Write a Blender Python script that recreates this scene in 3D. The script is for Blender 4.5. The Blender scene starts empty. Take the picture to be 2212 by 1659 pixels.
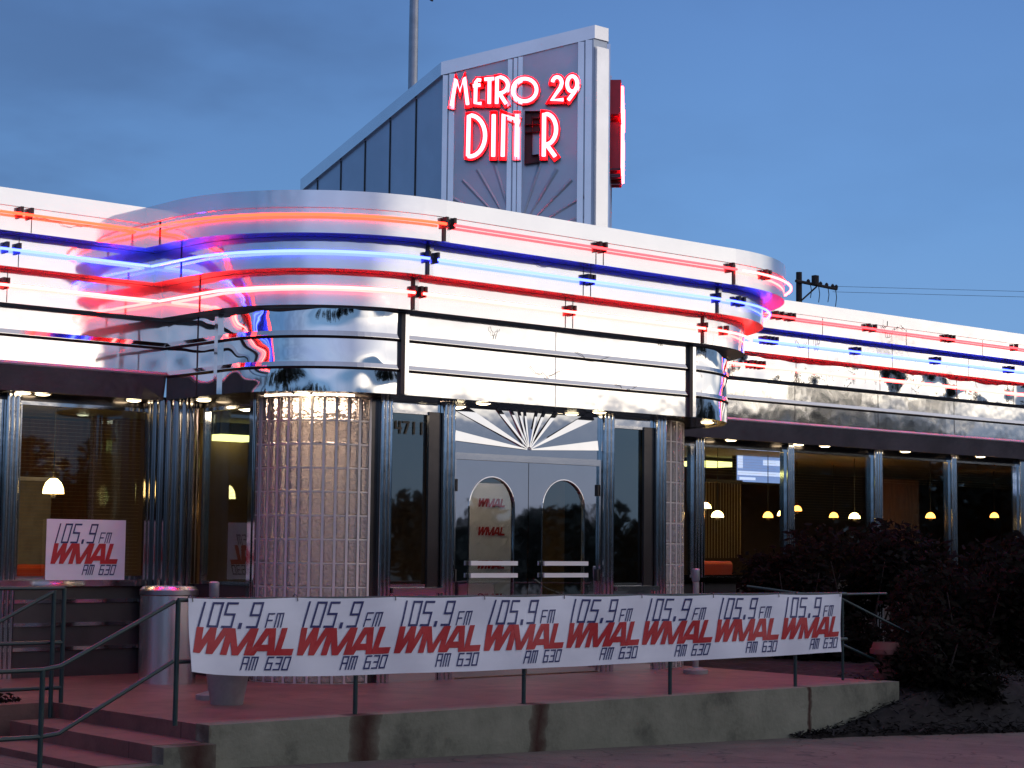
import bpy, bmesh, math, random
from mathutils import Vector, Matrix
random.seed(7)
R = math.radians
S = bpy.context.scene
COL = S.collection

# ------------------------------------------------------------------ camera
CAM = Vector((-12.397, -14.072, 1.798))
F_, TH, PI_, RO = 4000.0, R(40.939), R(4.981), R(0.647)
FW = Vector((math.sin(TH)*math.cos(PI_), math.cos(TH)*math.cos(PI_), math.sin(PI_)))
RT = Vector((math.cos(TH), -math.sin(TH), 0)); UP = RT.cross(FW)
RT, UP = RT*math.cos(RO)+UP*math.sin(RO), UP*math.cos(RO)-RT*math.sin(RO)
cd = bpy.data.cameras.new('camera'); cam = bpy.data.objects.new('camera', cd); COL.objects.link(cam)
cam.matrix_world = Matrix(((RT.x, UP.x, -FW.x, CAM.x), (RT.y, UP.y, -FW.y, CAM.y), (RT.z, UP.z, -FW.z, CAM.z), (0, 0, 0, 1)))
cd.sensor_width = 36; cd.lens = F_/2212*36; cd.clip_start = 0.1; cd.clip_end = 2000
S.camera = cam

# ------------------------------------------------------------------ colour management and world
S.view_settings.view_transform = 'Standard'; S.view_settings.look = 'None'
S.view_settings.exposure = 0.42; S.view_settings.gamma = 1
SUN = Vector((0.66, -0.75, 0)).normalized()
SUN_EL = R(2.5)
W = bpy.data.worlds.new('World'); S.world = W; W.use_nodes = True
nt = W.node_tree; nt.nodes.clear()
def N(t, typ, **kw):
    n = t.nodes.new(typ)
    for k, v in kw.items(): setattr(n, k, v)
    return n
def mth(t, op, a, b=None, c=None, clamp=False):
    n = N(t, 'ShaderNodeMath', operation=op, use_clamp=clamp)
    for i, v in enumerate((a, b, c)):
        if v is None: continue
        if isinstance(v, (int, float)): n.inputs[i].default_value = v
        else: t.links.new(v, n.inputs[i])
    return n.outputs[0]
def ramp(t, fac, stops, interp='LINEAR'):
    n = N(t, 'ShaderNodeValToRGB'); n.color_ramp.interpolation = interp
    e = n.color_ramp.elements
    while len(e) < len(stops): e.new(0.5)
    for k, (p, c) in enumerate(stops):
        e[k].position = p; e[k].color = (c if len(c) == 4 else (*c, 1))
    t.links.new(fac, n.inputs[0]); return n.outputs[0]
def mixc(t, fac, a, b, mode='MIX'):
    n = N(t, 'ShaderNodeMix', data_type='RGBA', blend_type=mode)
    for i, v in ((0, fac), (6, a), (7, b)):
        if isinstance(v, (int, float)): n.inputs[i].default_value = v
        elif isinstance(v, tuple): n.inputs[i].default_value = (*v, 1) if len(v) == 3 else v
        else: t.links.new(v, n.inputs[i])
    return n.outputs[2]
def world():
    t = nt
    tc = N(t, 'ShaderNodeTexCoord').outputs['Generated']
    sep = N(t, 'ShaderNodeSeparateXYZ'); t.links.new(tc, sep.inputs[0])
    x, y, z = sep.outputs
    hl = mth(t, 'SQRT', mth(t, 'ADD', mth(t, 'MULTIPLY', x, x), mth(t, 'MULTIPLY', y, y)))
    hl = mth(t, 'MAXIMUM', hl, 0.001)
    a = mth(t, 'DIVIDE', mth(t, 'ADD', mth(t, 'MULTIPLY', x, SUN.x), mth(t, 'MULTIPLY', y, SUN.y)), hl)
    # cloud coordinates on a flat layer
    den = mth(t, 'ADD', mth(t, 'MAXIMUM', z, 0.0), 0.22)
    cmb = N(t, 'ShaderNodeCombineXYZ')
    t.links.new(mth(t, 'DIVIDE', x, den), cmb.inputs[0]); t.links.new(mth(t, 'DIVIDE', y, den), cmb.inputs[1])
    n1 = N(t, 'ShaderNodeTexNoise'); n1.inputs['Scale'].default_value = 1.7; n1.inputs['Detail'].default_value = 5; n1.inputs['Roughness'].default_value = 0.55
    t.links.new(cmb.outputs[0], n1.inputs['Vector'])
    n2 = N(t, 'ShaderNodeTexNoise'); n2.inputs['Scale'].default_value = 9; n2.inputs['Detail'].default_value = 3
    t.links.new(tc, n2.inputs['Vector'])
    base = ramp(t, z, [(0.0, (0.19, 0.34, 0.58)), (0.09, (0.175, 0.345, 0.62)), (0.18, (0.135, 0.295, 0.60)), (0.30, (0.10, 0.22, 0.50)), (0.5, (0.16, 0.25, 0.46)), (1, (0.26, 0.33, 0.54))])
    az = ramp(t, mth(t, 'MULTIPLY_ADD', a, 0.5, 0.5), [(0.0, (0.95,)*3), (0.38, (0.95,)*3), (0.50, (1.12,)*3), (0.66, (1.05,)*3), (0.80, (0.8,)*3), (1, (0.52,)*3)])
    base = mixc(t, 1.0, base, az, 'MULTIPLY')
    east = ramp(t, mth(t, 'MULTIPLY_ADD', mth(t, 'DIVIDE', y, hl), 0.5, 0.5), [(0.10, (0.30, 0.235, 0.22)), (0.42, (0, 0, 0))])
    east = mixc(t, 1.0, east, ramp(t, z, [(0.06, (0.0,)*3), (0.11, (1, 1, 1)), (0.35, (0.9,)*3), (0.8, (0.25,)*3)]), 'MULTIPLY')
    base = mixc(t, 1.0, base, east, 'ADD')
    cl = ramp(t, n1.outputs[0], [(0.40, (0, 0, 0)), (0.66, (1, 1, 1))], 'EASE')
    cl = mth(t, 'MULTIPLY', cl, ramp(t, mth(t, 'MULTIPLY_ADD', a, 0.5, 0.5), [(0.12, (0.25,)*3), (0.36, (0.50,)*3), (0.50, (0.10,)*3)]))
    base = mixc(t, cl, base, (0.058, 0.112, 0.25))
    # western glow above a dark bank of cloud
    zw = mth(t, 'ADD', z, mth(t, 'MULTIPLY', mth(t, 'SUBTRACT', n2.outputs[0], 0.5), 0.03))
    gl = ramp(t, zw, [(0.0, (0.02, 0.015, 0.01)), (0.070, (0.02, 0.015, 0.01)), (0.084, (1.9, 1.62, 1.22)), (0.106, (1.5, 1.30, 1.02)), (0.118, (0.80, 0.70, 0.56)), (0.150, (0.66, 0.61, 0.52)), (0.18, (0.54, 0.51, 0.44)), (0.32, (0.44, 0.42, 0.40)), (0.6, (0.26, 0.26, 0.28))])
    gf = ramp(t, mth(t, 'MULTIPLY_ADD', a, 0.5, 0.5), [(0.80, (0, 0, 0)), (0.95, (1, 1, 1))], 'EASE')
    gl = mixc(t, 1.0, gl, gf, 'MULTIPLY')
    sky = N(t, 'ShaderNodeTexSky', sky_type='NISHITA', sun_disc=False, sun_elevation=SUN_EL, sun_rotation=math.atan2(SUN.x, SUN.y))
    sky.air_density = 1.0; sky.dust_density = 1.0
    b1 = N(t, 'ShaderNodeBackground'); b1.inputs[1].default_value = 0.0008; t.links.new(sky.outputs[0], b1.inputs[0])
    b2 = N(t, 'ShaderNodeBackground'); b2.inputs[1].default_value = 0.76; t.links.new(base, b2.inputs[0])
    b3 = N(t, 'ShaderNodeBackground'); b3.inputs[1].default_value = 1.0; t.links.new(gl, b3.inputs[0])
    s1 = N(t, 'ShaderNodeAddShader'); s2 = N(t, 'ShaderNodeAddShader')
    t.links.new(b1.outputs[0], s1.inputs[0]); t.links.new(b2.outputs[0], s1.inputs[1])
    t.links.new(s1.outputs[0], s2.inputs[0]); t.links.new(b3.outputs[0], s2.inputs[1])
    o = N(t, 'ShaderNodeOutputWorld'); t.links.new(s2.outputs[0], o.inputs[0])
world()
sl = bpy.data.lights.new('sun', 'SUN'); sl.energy = 0.02; sl.angle = R(40); sl.color = (1.0, 0.86, 0.7)
so = bpy.data.objects.new('sun', sl); COL.objects.link(so)
sd = Vector((SUN.x*math.cos(SUN_EL), SUN.y*math.cos(SUN_EL), math.sin(SUN_EL)))
so.rotation_euler = sd.to_track_quat('Z', 'Y').to_euler(); so.location = sd*40

# ------------------------------------------------------------------ helpers
def at(px, py, Y):                       # pixel of the 2212-wide picture to a point on the vertical plane y = Y
    d = FW*F_ + RT*(px-1106) - UP*(py-829.5)
    return CAM + d*((Y-CAM.y)/d.y)
def atz(px, py, Z):
    d = FW*F_ + RT*(px-1106) - UP*(py-829.5)
    return CAM + d*((Z-CAM.z)/d.z)

def mat(name, col, rough=0.5, metal=0.0, var=0.0, vscale=4.0, bump=0.0, bscale=20.0, dark=None, spec=None, stretch=None, bdetail=3.0, bdist=0.02):
    m = bpy.data.materials.new(name); m.use_nodes = True
    t = m.node_tree; p = t.nodes['Principled BSDF']
    p.inputs['Base Color'].default_value = (*col, 1); p.inputs['Roughness'].default_value = rough; p.inputs['Metallic'].default_value = metal
    if spec is not None: p.inputs['Specular IOR Level'].default_value = spec
    tc = N(t, 'ShaderNodeTexCoord').outputs['Object']
    if stretch:
        mp = N(t, 'ShaderNodeMapping'); mp.inputs['Scale'].default_value = stretch; t.links.new(tc, mp.inputs[0]); tc = mp.outputs[0]
    if var or dark:
        n = N(t, 'ShaderNodeTexNoise'); n.inputs['Scale'].default_value = vscale; n.inputs['Detail'].default_value = 6; n.inputs['Roughness'].default_value = 0.6
        t.links.new(tc, n.inputs['Vector'])
        d = dark or tuple(c*(1-var) for c in col)
        c = ramp(t, n.outputs[0], [(0.35, d), (0.65, col)])
        t.links.new(c, p.inputs['Base Color'])
    if bump:
        n = N(t, 'ShaderNodeTexNoise'); n.inputs['Scale'].default_value = bscale; n.inputs['Detail'].default_value = bdetail
        t.links.new(tc, n.inputs['Vector'])
        b = N(t, 'ShaderNodeBump'); b.inputs['Strength'].default_value = bump; b.inputs['Distance'].default_value = bdist
        t.links.new(n.outputs[0], b.inputs['Height']); t.links.new(b.outputs[0], p.inputs['Normal'])
    return m
def emit(name, col, strength):
    m = bpy.data.materials.new(name); m.use_nodes = True
    p = m.node_tree.nodes['Principled BSDF']
    p.inputs['Base Color'].default_value = (*[min(1, c) for c in col], 1)
    p.inputs['Emission Color'].default_value = (*col, 1); p.inputs['Emission Strength'].default_value = strength
    p.inputs['Roughness'].default_value = 0.3
    return m
def glass(name, tint=(0.75, 0.8, 0.78), bump=0.0, refl=1.0):
    m = bpy.data.materials.new(name); m.use_nodes = True
    t = m.node_tree; t.nodes.clear()
    tr = N(t, 'ShaderNodeBsdfTransparent'); tr.inputs[0].default_value = (*tint, 1)
    gl = N(t, 'ShaderNodeBsdfGlossy'); gl.inputs['Roughness'].default_value = 0.02; gl.inputs['Color'].default_value = (0.72, 0.95, 1.0, 1)
    fr = N(t, 'ShaderNodeFresnel'); fr.inputs[0].default_value = 1.5
    mx = N(t, 'ShaderNodeMixShader'); o = N(t, 'ShaderNodeOutputMaterial')
    if bump:
        tc = N(t, 'ShaderNodeTexCoord').outputs['Object']
        n = N(t, 'ShaderNodeTexNoise'); n.inputs['Scale'].default_value = 1.5; t.links.new(tc, n.inputs['Vector'])
        b = N(t, 'ShaderNodeBump'); b.inputs['Strength'].default_value = bump; b.inputs['Distance'].default_value = 0.02
        t.links.new(n.outputs[0], b.inputs['Height']); t.links.new(b.outputs[0], gl.inputs['Normal'])
    geo = N(t, 'ShaderNodeNewGeometry')                       # reflect at the outer face only
    f = mth(t, 'MULTIPLY', mth(t, 'MULTIPLY', fr.outputs[0], 2.0*refl, clamp=True), mth(t, 'SUBTRACT', 1.0, geo.outputs['Backfacing']))
    t.links.new(f, mx.inputs[0]); t.links.new(tr.outputs[0], mx.inputs[1]); t.links.new(gl.outputs[0], mx.inputs[2])
    t.links.new(mx.outputs[0], o.inputs[0])
    return m

def steel2(name, col, r1, r2, fac, var, bump, bscale):     # polished sheet with a soft brushed sheen
    m = mat(name, col, r1, 1.0, var=var, vscale=2.2, bump=bump, bscale=bscale)
    t = m.node_tree; p = t.nodes['Principled BSDF']; q = N(t, 'ShaderNodeBsdfPrincipled')
    q.inputs['Metallic'].default_value = 1; q.inputs['Roughness'].default_value = r2; q.inputs['Base Color'].default_value = (*col, 1)
    mx = N(t, 'ShaderNodeMixShader'); mx.inputs[0].default_value = fac
    t.links.new(p.outputs[0], mx.inputs[1]); t.links.new(q.outputs[0], mx.inputs[2])
    t.links.new(mx.outputs[0], t.nodes['Material Output'].inputs[0])
    return m

M = dict(
    doorsteel=mat('door_steel', (0.66, 0.68, 0.70), 0.03, 1.0, var=0.04, vscale=3, bump=0.10, bscale=1.6),
    steel=mat('brushed_steel', (0.80, 0.80, 0.81), 0.24, 1.0, var=0.10, vscale=2.2, bump=0.10, bscale=1.6),
    satin=steel2('satin_fascia_steel', (0.84, 0.84, 0.84), 0.05, 0.38, 0.26, 0.05, 0.18, 1.6),
    curve=steel2('curved_fascia_steel', (0.80, 0.80, 0.81), 0.03, 0.40, 0.26, 0.05, 0.30, 1.8),
    warped=mat('warped_mirror_steel', (0.78, 0.78, 0.78), 0.03, 1.0, var=0.05, vscale=3, bump=1.0, bscale=2.2, bdetail=0.6, bdist=0.045),
    mirror=mat('polished_steel', (0.80, 0.80, 0.80), 0.055, 1.0, var=0.05, vscale=3, bump=0.22, bscale=1.3),
    panel=mat('satin_tower_panel', (0.47, 0.53, 0.62), 0.32, 0.60, var=0.12, vscale=1.6, bump=0.06, bscale=3),
    chrome=mat('chrome_trim', (0.68, 0.67, 0.67), 0.09, 1.0, bump=0.03, bscale=6),
    dull=mat('dull_steel', (0.42, 0.42, 0.45), 0.30, 1.0, var=0.25, vscale=3, bump=0.06, bscale=5),
    whitetrim=mat('pale_trim_paint', (0.62, 0.62, 0.66), 0.5, 0.0, var=0.15),
    valance=mat('dark_steel_valance', (0.36, 0.35, 0.40), 0.26, 1.0, var=0.3, vscale=2, bump=0.5, bscale=2.5, bdist=0.04),
    navy=mat('navy_enamel', (0.030, 0.020, 0.15), 0.25, 0.0, var=0.2, vscale=5),
    crimson=mat('crimson_enamel', (0.22, 0.010, 0.045), 0.25, 0.0, var=0.2, vscale=5),
    brown=mat('dark_brown_enamel', (0.035, 0.012, 0.012), 0.3, 0.0, var=0.3, vscale=5),
    lower=mat('dark_lower_panel', (0.085, 0.075, 0.078), 0.4, 0.5, var=0.3, vscale=2),
    flute=mat('dark_fluted_steel', (0.30, 0.29, 0.30), 0.12, 1.0, var=0.2, vscale=3),
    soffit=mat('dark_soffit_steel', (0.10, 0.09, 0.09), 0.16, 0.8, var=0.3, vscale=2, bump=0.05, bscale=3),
    black=mat('black_gap', (0.012, 0.011, 0.011), 0.5),
    darkmetal=mat('dark_metal', (0.05, 0.045, 0.045), 0.4, 0.6, var=0.3, vscale=8),
    wire=mat('black_wire', (0.02, 0.02, 0.02), 0.5),
    deck=mat('red_painted_concrete', (0.215, 0.108, 0.090), 0.6, 0.0, dark=(0.130, 0.066, 0.056), vscale=1.4, bump=0.15, bscale=30),
    walk=mat('worn_pavement', (0.20, 0.145, 0.115), 0.85, 0.0, dark=(0.13, 0.096, 0.078), vscale=1.1, bump=0.3, bscale=60),
    asphalt=mat('asphalt', (0.05, 0.048, 0.05), 0.9, 0.0, var=0.3, vscale=2, bump=0.3, bscale=50),
    rail=mat('teal_rail_paint', (0.016, 0.046, 0.046), 0.38, 0.0, var=0.35, vscale=9),
    banner=mat('white_vinyl', (0.82, 0.83, 0.91), 0.38, 0.0, var=0.05, vscale=3, bump=0.35, bscale=1.8, bdetail=1.5, stretch=(1.0, 1.0, 2.6)),
    ink_blue=mat('navy_print', (0.022, 0.030, 0.14), 0.45),
    ink_red=mat('red_print', (0.50, 0.020, 0.030), 0.45, var=0.15, vscale=6),
    letter=mat('red_sign_metal', (0.62, 0.012, 0.035), 0.35, 0.0, var=0.2, vscale=8),
    letter_dead=mat('dark_red_sign_metal', (0.20, 0.008, 0.015), 0.4, 0.0, var=0.3, vscale=8),
    wood=mat('brown_panelling', (0.28, 0.11, 0.035), 0.45, 0.0, var=0.4, vscale=3, stretch=(6, 6, 0.7)),
    room=mat('dark_interior_wall', (0.16, 0.095, 0.05), 0.7, 0.0, var=0.3, vscale=1.5),
    ceiling=mat('interior_ceiling', (0.30, 0.28, 0.23), 0.8),
    seat=mat('orange_red_vinyl', (0.55, 0.07, 0.03), 0.35),
    blind=mat('blind_slat', (0.50, 0.36, 0.17), 0.5),
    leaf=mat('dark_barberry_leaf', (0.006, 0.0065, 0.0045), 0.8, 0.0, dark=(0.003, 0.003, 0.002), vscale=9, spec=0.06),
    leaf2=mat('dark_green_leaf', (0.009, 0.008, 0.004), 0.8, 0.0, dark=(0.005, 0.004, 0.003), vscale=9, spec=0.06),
    tree=mat('far_tree_leaf', (0.035, 0.040, 0.020), 0.8, 0.0, var=0.4, vscale=0.6),
    bark=mat('bark', (0.05, 0.035, 0.028), 0.9),
    mulch=mat('mulch', (0.016, 0.011, 0.010), 0.95, 0.0, var=0.5, vscale=12),
    pot=mat('pale_concrete', (0.34, 0.31, 0.29), 0.8, 0.0, var=0.25, vscale=7),
    pinkpot=mat('terracotta', (0.20, 0.075, 0.06), 0.8, 0.0, var=0.25, vscale=7),
    pole=mat('galvanised_pole', (0.40, 0.42, 0.46), 0.35, 0.7, var=0.2, vscale=6),
    timber=mat('dark_timber', (0.035, 0.028, 0.026), 0.9),
    flag=mat('dark_flag_cloth', (0.02, 0.022, 0.05), 0.8),
    glass=glass('window_glass', bump=0.04),
    doorglass=glass('door_glass', (0.66, 0.72, 0.72), bump=0.03, refl=3.0),
    gold=mat('gold_numeral', (0.06, 0.045, 0.03), 0.4),
    n_red=emit('neon_red', (1.0, 0.016, 0.006), 15.0),
    n_dim=emit('neon_rose', (1.0, 0.020, 0.024), 9.0),
    n_blue=emit('neon_blue', (0.030, 0.046, 1.0), 15.0),
    n_white=emit('neon_hot_red', (1.0, 0.031, 0.027), 30.0),
    n_sign=emit('neon_sign_tube', (1.0, 0.036, 0.048), 30.0),
    amber=emit('amber_fill_light', (1.0, 0.55, 0.18), 7.0),  # amber, warm and soft glow only on added, unseen fill boxes
    warm=emit('warm_fill_light', (1.0, 0.66, 0.45), 14.0),
    soft=emit('soft_fill_light', (1.0, 0.74, 0.55), 8.0),
    bouncepanel=mat('pale_bounce_panel', (0.70, 0.63, 0.55), 0.6, 0.0, var=0.1),  # for the bounce panel added behind the glass blocks
    lamp=emit('lit_lamp_shade', (1.0, 0.58, 0.20), 26.0),
    lamp_dim=emit('lit_amber_shade', (1.0, 0.36, 0.06), 9.0),
    down=emit('downlight_lens', (1.0, 0.80, 0.50), 9.0),
    fluo=emit('fluorescent_lens', (0.95, 0.85, 0.28), 3.0),
    screen=emit('screen_blue', (0.12, 0.17, 0.36), 2.2),
    screen2=emit('screen_pale', (0.45, 0.50, 0.75), 1.8),
)
def concrete():
    m = mat('stained_concrete', (0.135, 0.130, 0.108), 0.9, bump=0.35, bscale=25)
    t = m.node_tree; p = t.nodes['Principled BSDF']
    tc = N(t, 'ShaderNodeTexCoord').outputs['Object']
    n = N(t, 'ShaderNodeTexNoise'); n.inputs['Scale'].default_value = 2.0; n.inputs['Detail'].default_value = 8; n.inputs['Roughness'].default_value = 0.65
    t.links.new(tc, n.inputs['Vector'])
    c = ramp(t, n.outputs[0], [(0.33, (0.095, 0.095, 0.070)), (0.47, (0.185, 0.184, 0.135)), (0.7, (0.25, 0.246, 0.185))])
    # rust runs below the posts: stains with their own place on the wall
    sep = N(t, 'ShaderNodeSeparateXYZ'); t.links.new(tc, sep.inputs[0])
    n2 = N(t, 'ShaderNodeTexNoise'); n2.inputs['Scale'].default_value = 7; t.links.new(tc, n2.inputs['Vector'])
    xw = mth(t, 'ADD', sep.outputs[0], mth(t, 'MULTIPLY', mth(t, 'SUBTRACT', n2.outputs[0], 0.5), 0.14))
    tot = None
    for sx, w in ((-5.44, 0.16), (-3.93, 0.15), (-2.17, 0.10), (1.24, 0.035)):
        k = mth(t, 'SUBTRACT', 1.0, mth(t, 'DIVIDE', mth(t, 'ABSOLUTE', mth(t, 'SUBTRACT', xw, sx)), w), clamp=True)
        k = mth(t, 'POWER', k, 0.35)
        tot = k if tot is None else mth(t, 'ADD', tot, k, clamp=True)
    c = mixc(t, mth(t, 'MULTIPLY', tot, 1.0), c, (0.040, 0.011, 0.006))
    t.links.new(c, p.inputs['Base Color'])
    return m
M['concrete'] = concrete()
def pave():
    m = M['walk']; t = m.node_tree; p = t.nodes['Principled BSDF']; base = p.inputs['Base Color'].links[0].from_socket
    tc = N(t, 'ShaderNodeTexCoord').outputs['Object']
    n = N(t, 'ShaderNodeTexNoise'); n.inputs['Scale'].default_value = 1.6; t.links.new(tc, n.inputs['Vector'])
    dv = N(t, 'ShaderNodeVectorMath', operation='ADD'); t.links.new(tc, dv.inputs[0]); t.links.new(n.outputs['Color'], dv.inputs[1])
    v = N(t, 'ShaderNodeTexVoronoi', feature='DISTANCE_TO_EDGE'); v.inputs['Scale'].default_value = 0.75; t.links.new(dv.outputs[0], v.inputs['Vector'])
    cr = ramp(t, v.outputs['Distance'], [(0.0, (1, 1, 1)), (0.012, (0, 0, 0))])
    g = N(t, 'ShaderNodeTexNoise'); g.inputs['Scale'].default_value = 90; t.links.new(tc, g.inputs['Vector'])
    c = mixc(t, mth(t, 'MULTIPLY', ramp(t, g.outputs[0], [(0.42, (0, 0, 0)), (0.60, (1, 1, 1))]), 0.45), base, (0.075, 0.055, 0.05))
    c = mixc(t, mth(t, 'MULTIPLY', cr, 0.8), c, (0.03, 0.024, 0.022))
    t.links.new(c, p.inputs['Base Color'])
pave()
def joints(m, stepx, stepy, w, col):
    t = m.node_tree; p = t.nodes['Principled BSDF']; base = p.inputs['Base Color'].links[0].from_socket
    tc = N(t, 'ShaderNodeTexCoord').outputs['Object']; sep = N(t, 'ShaderNodeSeparateXYZ'); t.links.new(tc, sep.inputs[0])
    k = None
    for ax, st_ in ((0, stepx), (1, stepy)):
        f = mth(t, 'ABSOLUTE', mth(t, 'SUBTRACT', mth(t, 'FRACT', mth(t, 'DIVIDE', sep.outputs[ax], st_)), 0.5))
        l = mth(t, 'LESS_THAN', f, w/st_)
        k = l if k is None else mth(t, 'MAXIMUM', k, l)
    n = N(t, 'ShaderNodeTexNoise'); n.inputs['Scale'].default_value = 3.2; n.inputs['Detail'].default_value = 7; n.inputs['Roughness'].default_value = 0.7; t.links.new(tc, n.inputs['Vector'])
    c = mixc(t, mth(t, 'MULTIPLY', ramp(t, n.outputs[0], [(0.50, (0, 0, 0)), (0.68, (1, 1, 1))]), 0.55), base, tuple(v*1.2 for v in col))
    c = mixc(t, mth(t, 'MULTIPLY', k, 0.85), c, col); t.links.new(c, p.inputs['Base Color'])
joints(M['deck'], 1.52, 1.52, 0.007, (0.055, 0.032, 0.028)); joints(M['walk'], 1.83, 40, 0.009, (0.05, 0.038, 0.032))
def blockglass():
    m = bpy.data.materials.new('glass_block'); m.use_nodes = True
    t = m.node_tree; p = t.nodes['Principled BSDF']
    p.inputs['Base Color'].default_value = (0.92, 0.87, 0.84, 1); p.inputs['Roughness'].default_value = 0.10
    p.inputs['Transmission Weight'].default_value = 0.72; p.inputs['IOR'].default_value = 1.25
    tc = N(t, 'ShaderNodeTexCoord').outputs['Object']
    n = N(t, 'ShaderNodeTexNoise'); n.inputs['Scale'].default_value = 30; n.inputs['Detail'].default_value = 1; t.links.new(tc, n.inputs['Vector'])
    b = N(t, 'ShaderNodeBump'); b.inputs['Strength'].default_value = 0.8; b.inputs['Distance'].default_value = 0.02
    t.links.new(n.outputs[0], b.inputs['Height']); t.links.new(b.outputs[0], p.inputs['Normal'])
    return m
M['block'] = blockglass()

class MB:
    def __init__(s): s.v = []; s.f = []
    def add(s, verts, faces, mi=0):
        o = len(s.v); s.v += [tuple(v) for v in verts]
        s.f += [([i+o for i in f], mi) for f in faces]; return s
    def box(s, x0, x1, y0, y1, z0, z1, mi=0):
        return s.add([(x0, y0, z0), (x1, y0, z0), (x1, y1, z0), (x0, y1, z0), (x0, y0, z1), (x1, y0, z1), (x1, y1, z1), (x0, y1, z1)],
                     [(0, 3, 2, 1), (4, 5, 6, 7), (0, 1, 5, 4), (1, 2, 6, 5), (2, 3, 7, 6), (3, 0, 4, 7)], mi)
    def prism(s, poly, z0, z1, mi=0, side=None, bot=None):
        n = len(poly)
        s.add([(x, y, z0) for x, y in poly]+[(x, y, z1) for x, y in poly], [])
        o = len(s.v)-2*n
        s.f.append(([o+i for i in range(n)][::-1], mi if bot is None else bot)); s.f.append(([o+n+i for i in range(n)], mi))
        for i in range(n):
            j = (i+1) % n; s.f.append(([o+i, o+j, o+n+j, o+n+i], mi if side is None else side))
        return s
    def band(s, outer, inner, z0, z1, mi=0, bot=1, zb=None):
        n = len(outer); o = len(s.v)
        for (x, y), (a, b) in zip(outer, inner):
            s.v += [(x, y, z0), (x, y, z1), (a, b, z1), (a, b, z0)]
        for i in range(n-1):
            p, q = o+4*i, o+4*i+4
            s.f += [([p, q, q+1, p+1], mi), ([p+1, q+1, q+2, p+2], mi), ([p+2, q+2, q+3, p+3], mi), ([p+3, q+3, q, p], bot)]
        s.f += [([o, o+1, o+2, o+3], mi)]; e = o+4*(n-1); s.f += [([e+3, e+2, e+1, e], mi)]
        return s
    def tube(s, pts, r, n=8, mi=0, cap=True):
        pts = [Vector(p) for p in pts]; o = len(s.v); prev = None
        rr = r if isinstance(r, (list, tuple)) else [r]*len(pts)
        for i, p in enumerate(pts):
            d = (pts[min(i+1, len(pts)-1)]-pts[max(i-1, 0)]).normalized()
            if prev is None:
                u = d.orthogonal().normalized()
            else:
                u = (prev-d*prev.dot(d)); u = u.normalized() if u.length > 1e-6 else d.orthogonal().normalized()
            prev = u; w = d.cross(u)
            for k in range(n):
                a = 2*math.pi*k/n; s.v.append(tuple(p+(u*math.cos(a)+w*math.sin(a))*rr[i]))
        for i in range(len(pts)-1):
            for k in range(n):
                a, b = o+i*n+k, o+i*n+(k+1) % n; s.f.append(([a, b, b+n, a+n], mi))
        if cap:
            s.f.append(([o+k for k in range(n)][::-1], mi)); e = o+(len(pts)-1)*n; s.f.append(([e+k for k in range(n)], mi))
        return s
    def lathe(s, prof, c, n=24, mi=0):
        o = len(s.v); m = len(prof)
        for k in range(n):
            a = 2*math.pi*k/n
            for r, z in prof: s.v.append((c[0]+r*math.cos(a), c[1]+r*math.sin(a), c[2]+z))
        for k in range(n):
            k2 = (k+1) % n
            for i in range(m-1): s.f.append(([o+k*m+i, o+k2*m+i, o+k2*m+i+1, o+k*m+i+1], mi))
        return s
    def obox(s, c, ux, uy, hx, hy, hz, mi=0):        # box in a frame turned about z; ux, uy unit 2-vectors
        pts = []
        for z in (-hz, hz):
            for a, b in ((-1, -1), (1, -1), (1, 1), (-1, 1)):
                pts.append((c[0]+ux[0]*a*hx+uy[0]*b*hy, c[1]+ux[1]*a*hx+uy[1]*b*hy, c[2]+z))
        return s.add(pts, [(0, 3, 2, 1), (4, 5, 6, 7), (0, 1, 5, 4), (1, 2, 6, 5), (2, 3, 7, 6), (3, 0, 4, 7)], mi)
    def build(s, name, mats, parent=None, smooth=False, fix=True):
        me = bpy.data.meshes.new(name); bm = bmesh.new()
        vs = [bm.verts.new(v) for v in s.v]
        for f, mi in s.f:
            try: bf = bm.faces.new([vs[i] for i in f]); bf.material_index = mi
            except ValueError: pass
        if smooth: bmesh.ops.remove_doubles(bm, verts=bm.verts, dist=1e-5)
        if fix: bmesh.ops.recalc_face_normals(bm, faces=bm.faces)
        if smooth:
            for f in bm.faces: f.smooth = True
            bm.normal_update()
            for e in bm.edges:
                if len(e.link_faces) != 2 or e.calc_face_angle(0) > R(35): e.smooth = False
        bm.to_mesh(me); bm.free()
        for m in (mats if isinstance(mats, (list, tuple)) else [mats]): me.materials.append(m)
        o = bpy.data.objects.new(name, me); COL.objects.link(o)
        if parent is not None: put(o, parent)
        return o
def wloc(o):
    l = Vector(o.location)
    while o.parent is not None:
        return l if o.matrix_parent_inverse == Matrix() else wbase[o.name]
    return l
wbase = {}
def put(o, parent):                      # child keeps world-space vertices
    o.parent = parent
    o.matrix_parent_inverse = Matrix.Translation(-wbase.get(parent.name, Vector((0, 0, 0))))
    wbase[o.name] = wbase.get(parent.name, Vector((0, 0, 0)))*0
def tag(o, label=None, cat=None, group=None, kind=None):
    if label: o['label'] = label
    if cat: o['category'] = cat
    if group: o['group'] = group
    if kind: o['kind'] = kind
    return o
def empty(name, loc=(0, 0, 0), label=None, cat=None, group=None):
    o = bpy.data.objects.new(name, None); COL.objects.link(o); o.location = loc
    wbase[o.name] = Vector(loc); return tag(o, label, cat, group)
def copy_thing(o, delta, label=None):
    def cp(x, par):
        c = x.copy(); COL.objects.link(c)
        if par is not None: c.parent = par
        for ch in list(x.children): cp(ch, c)
        return c
    c = cp(o, None); c.location = Vector(o.location)+Vector(delta)
    if label: c['label'] = label
    return c
def structure(mb, name, m, **k):
    return tag(mb.build(name, m, **k), kind='structure')

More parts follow.
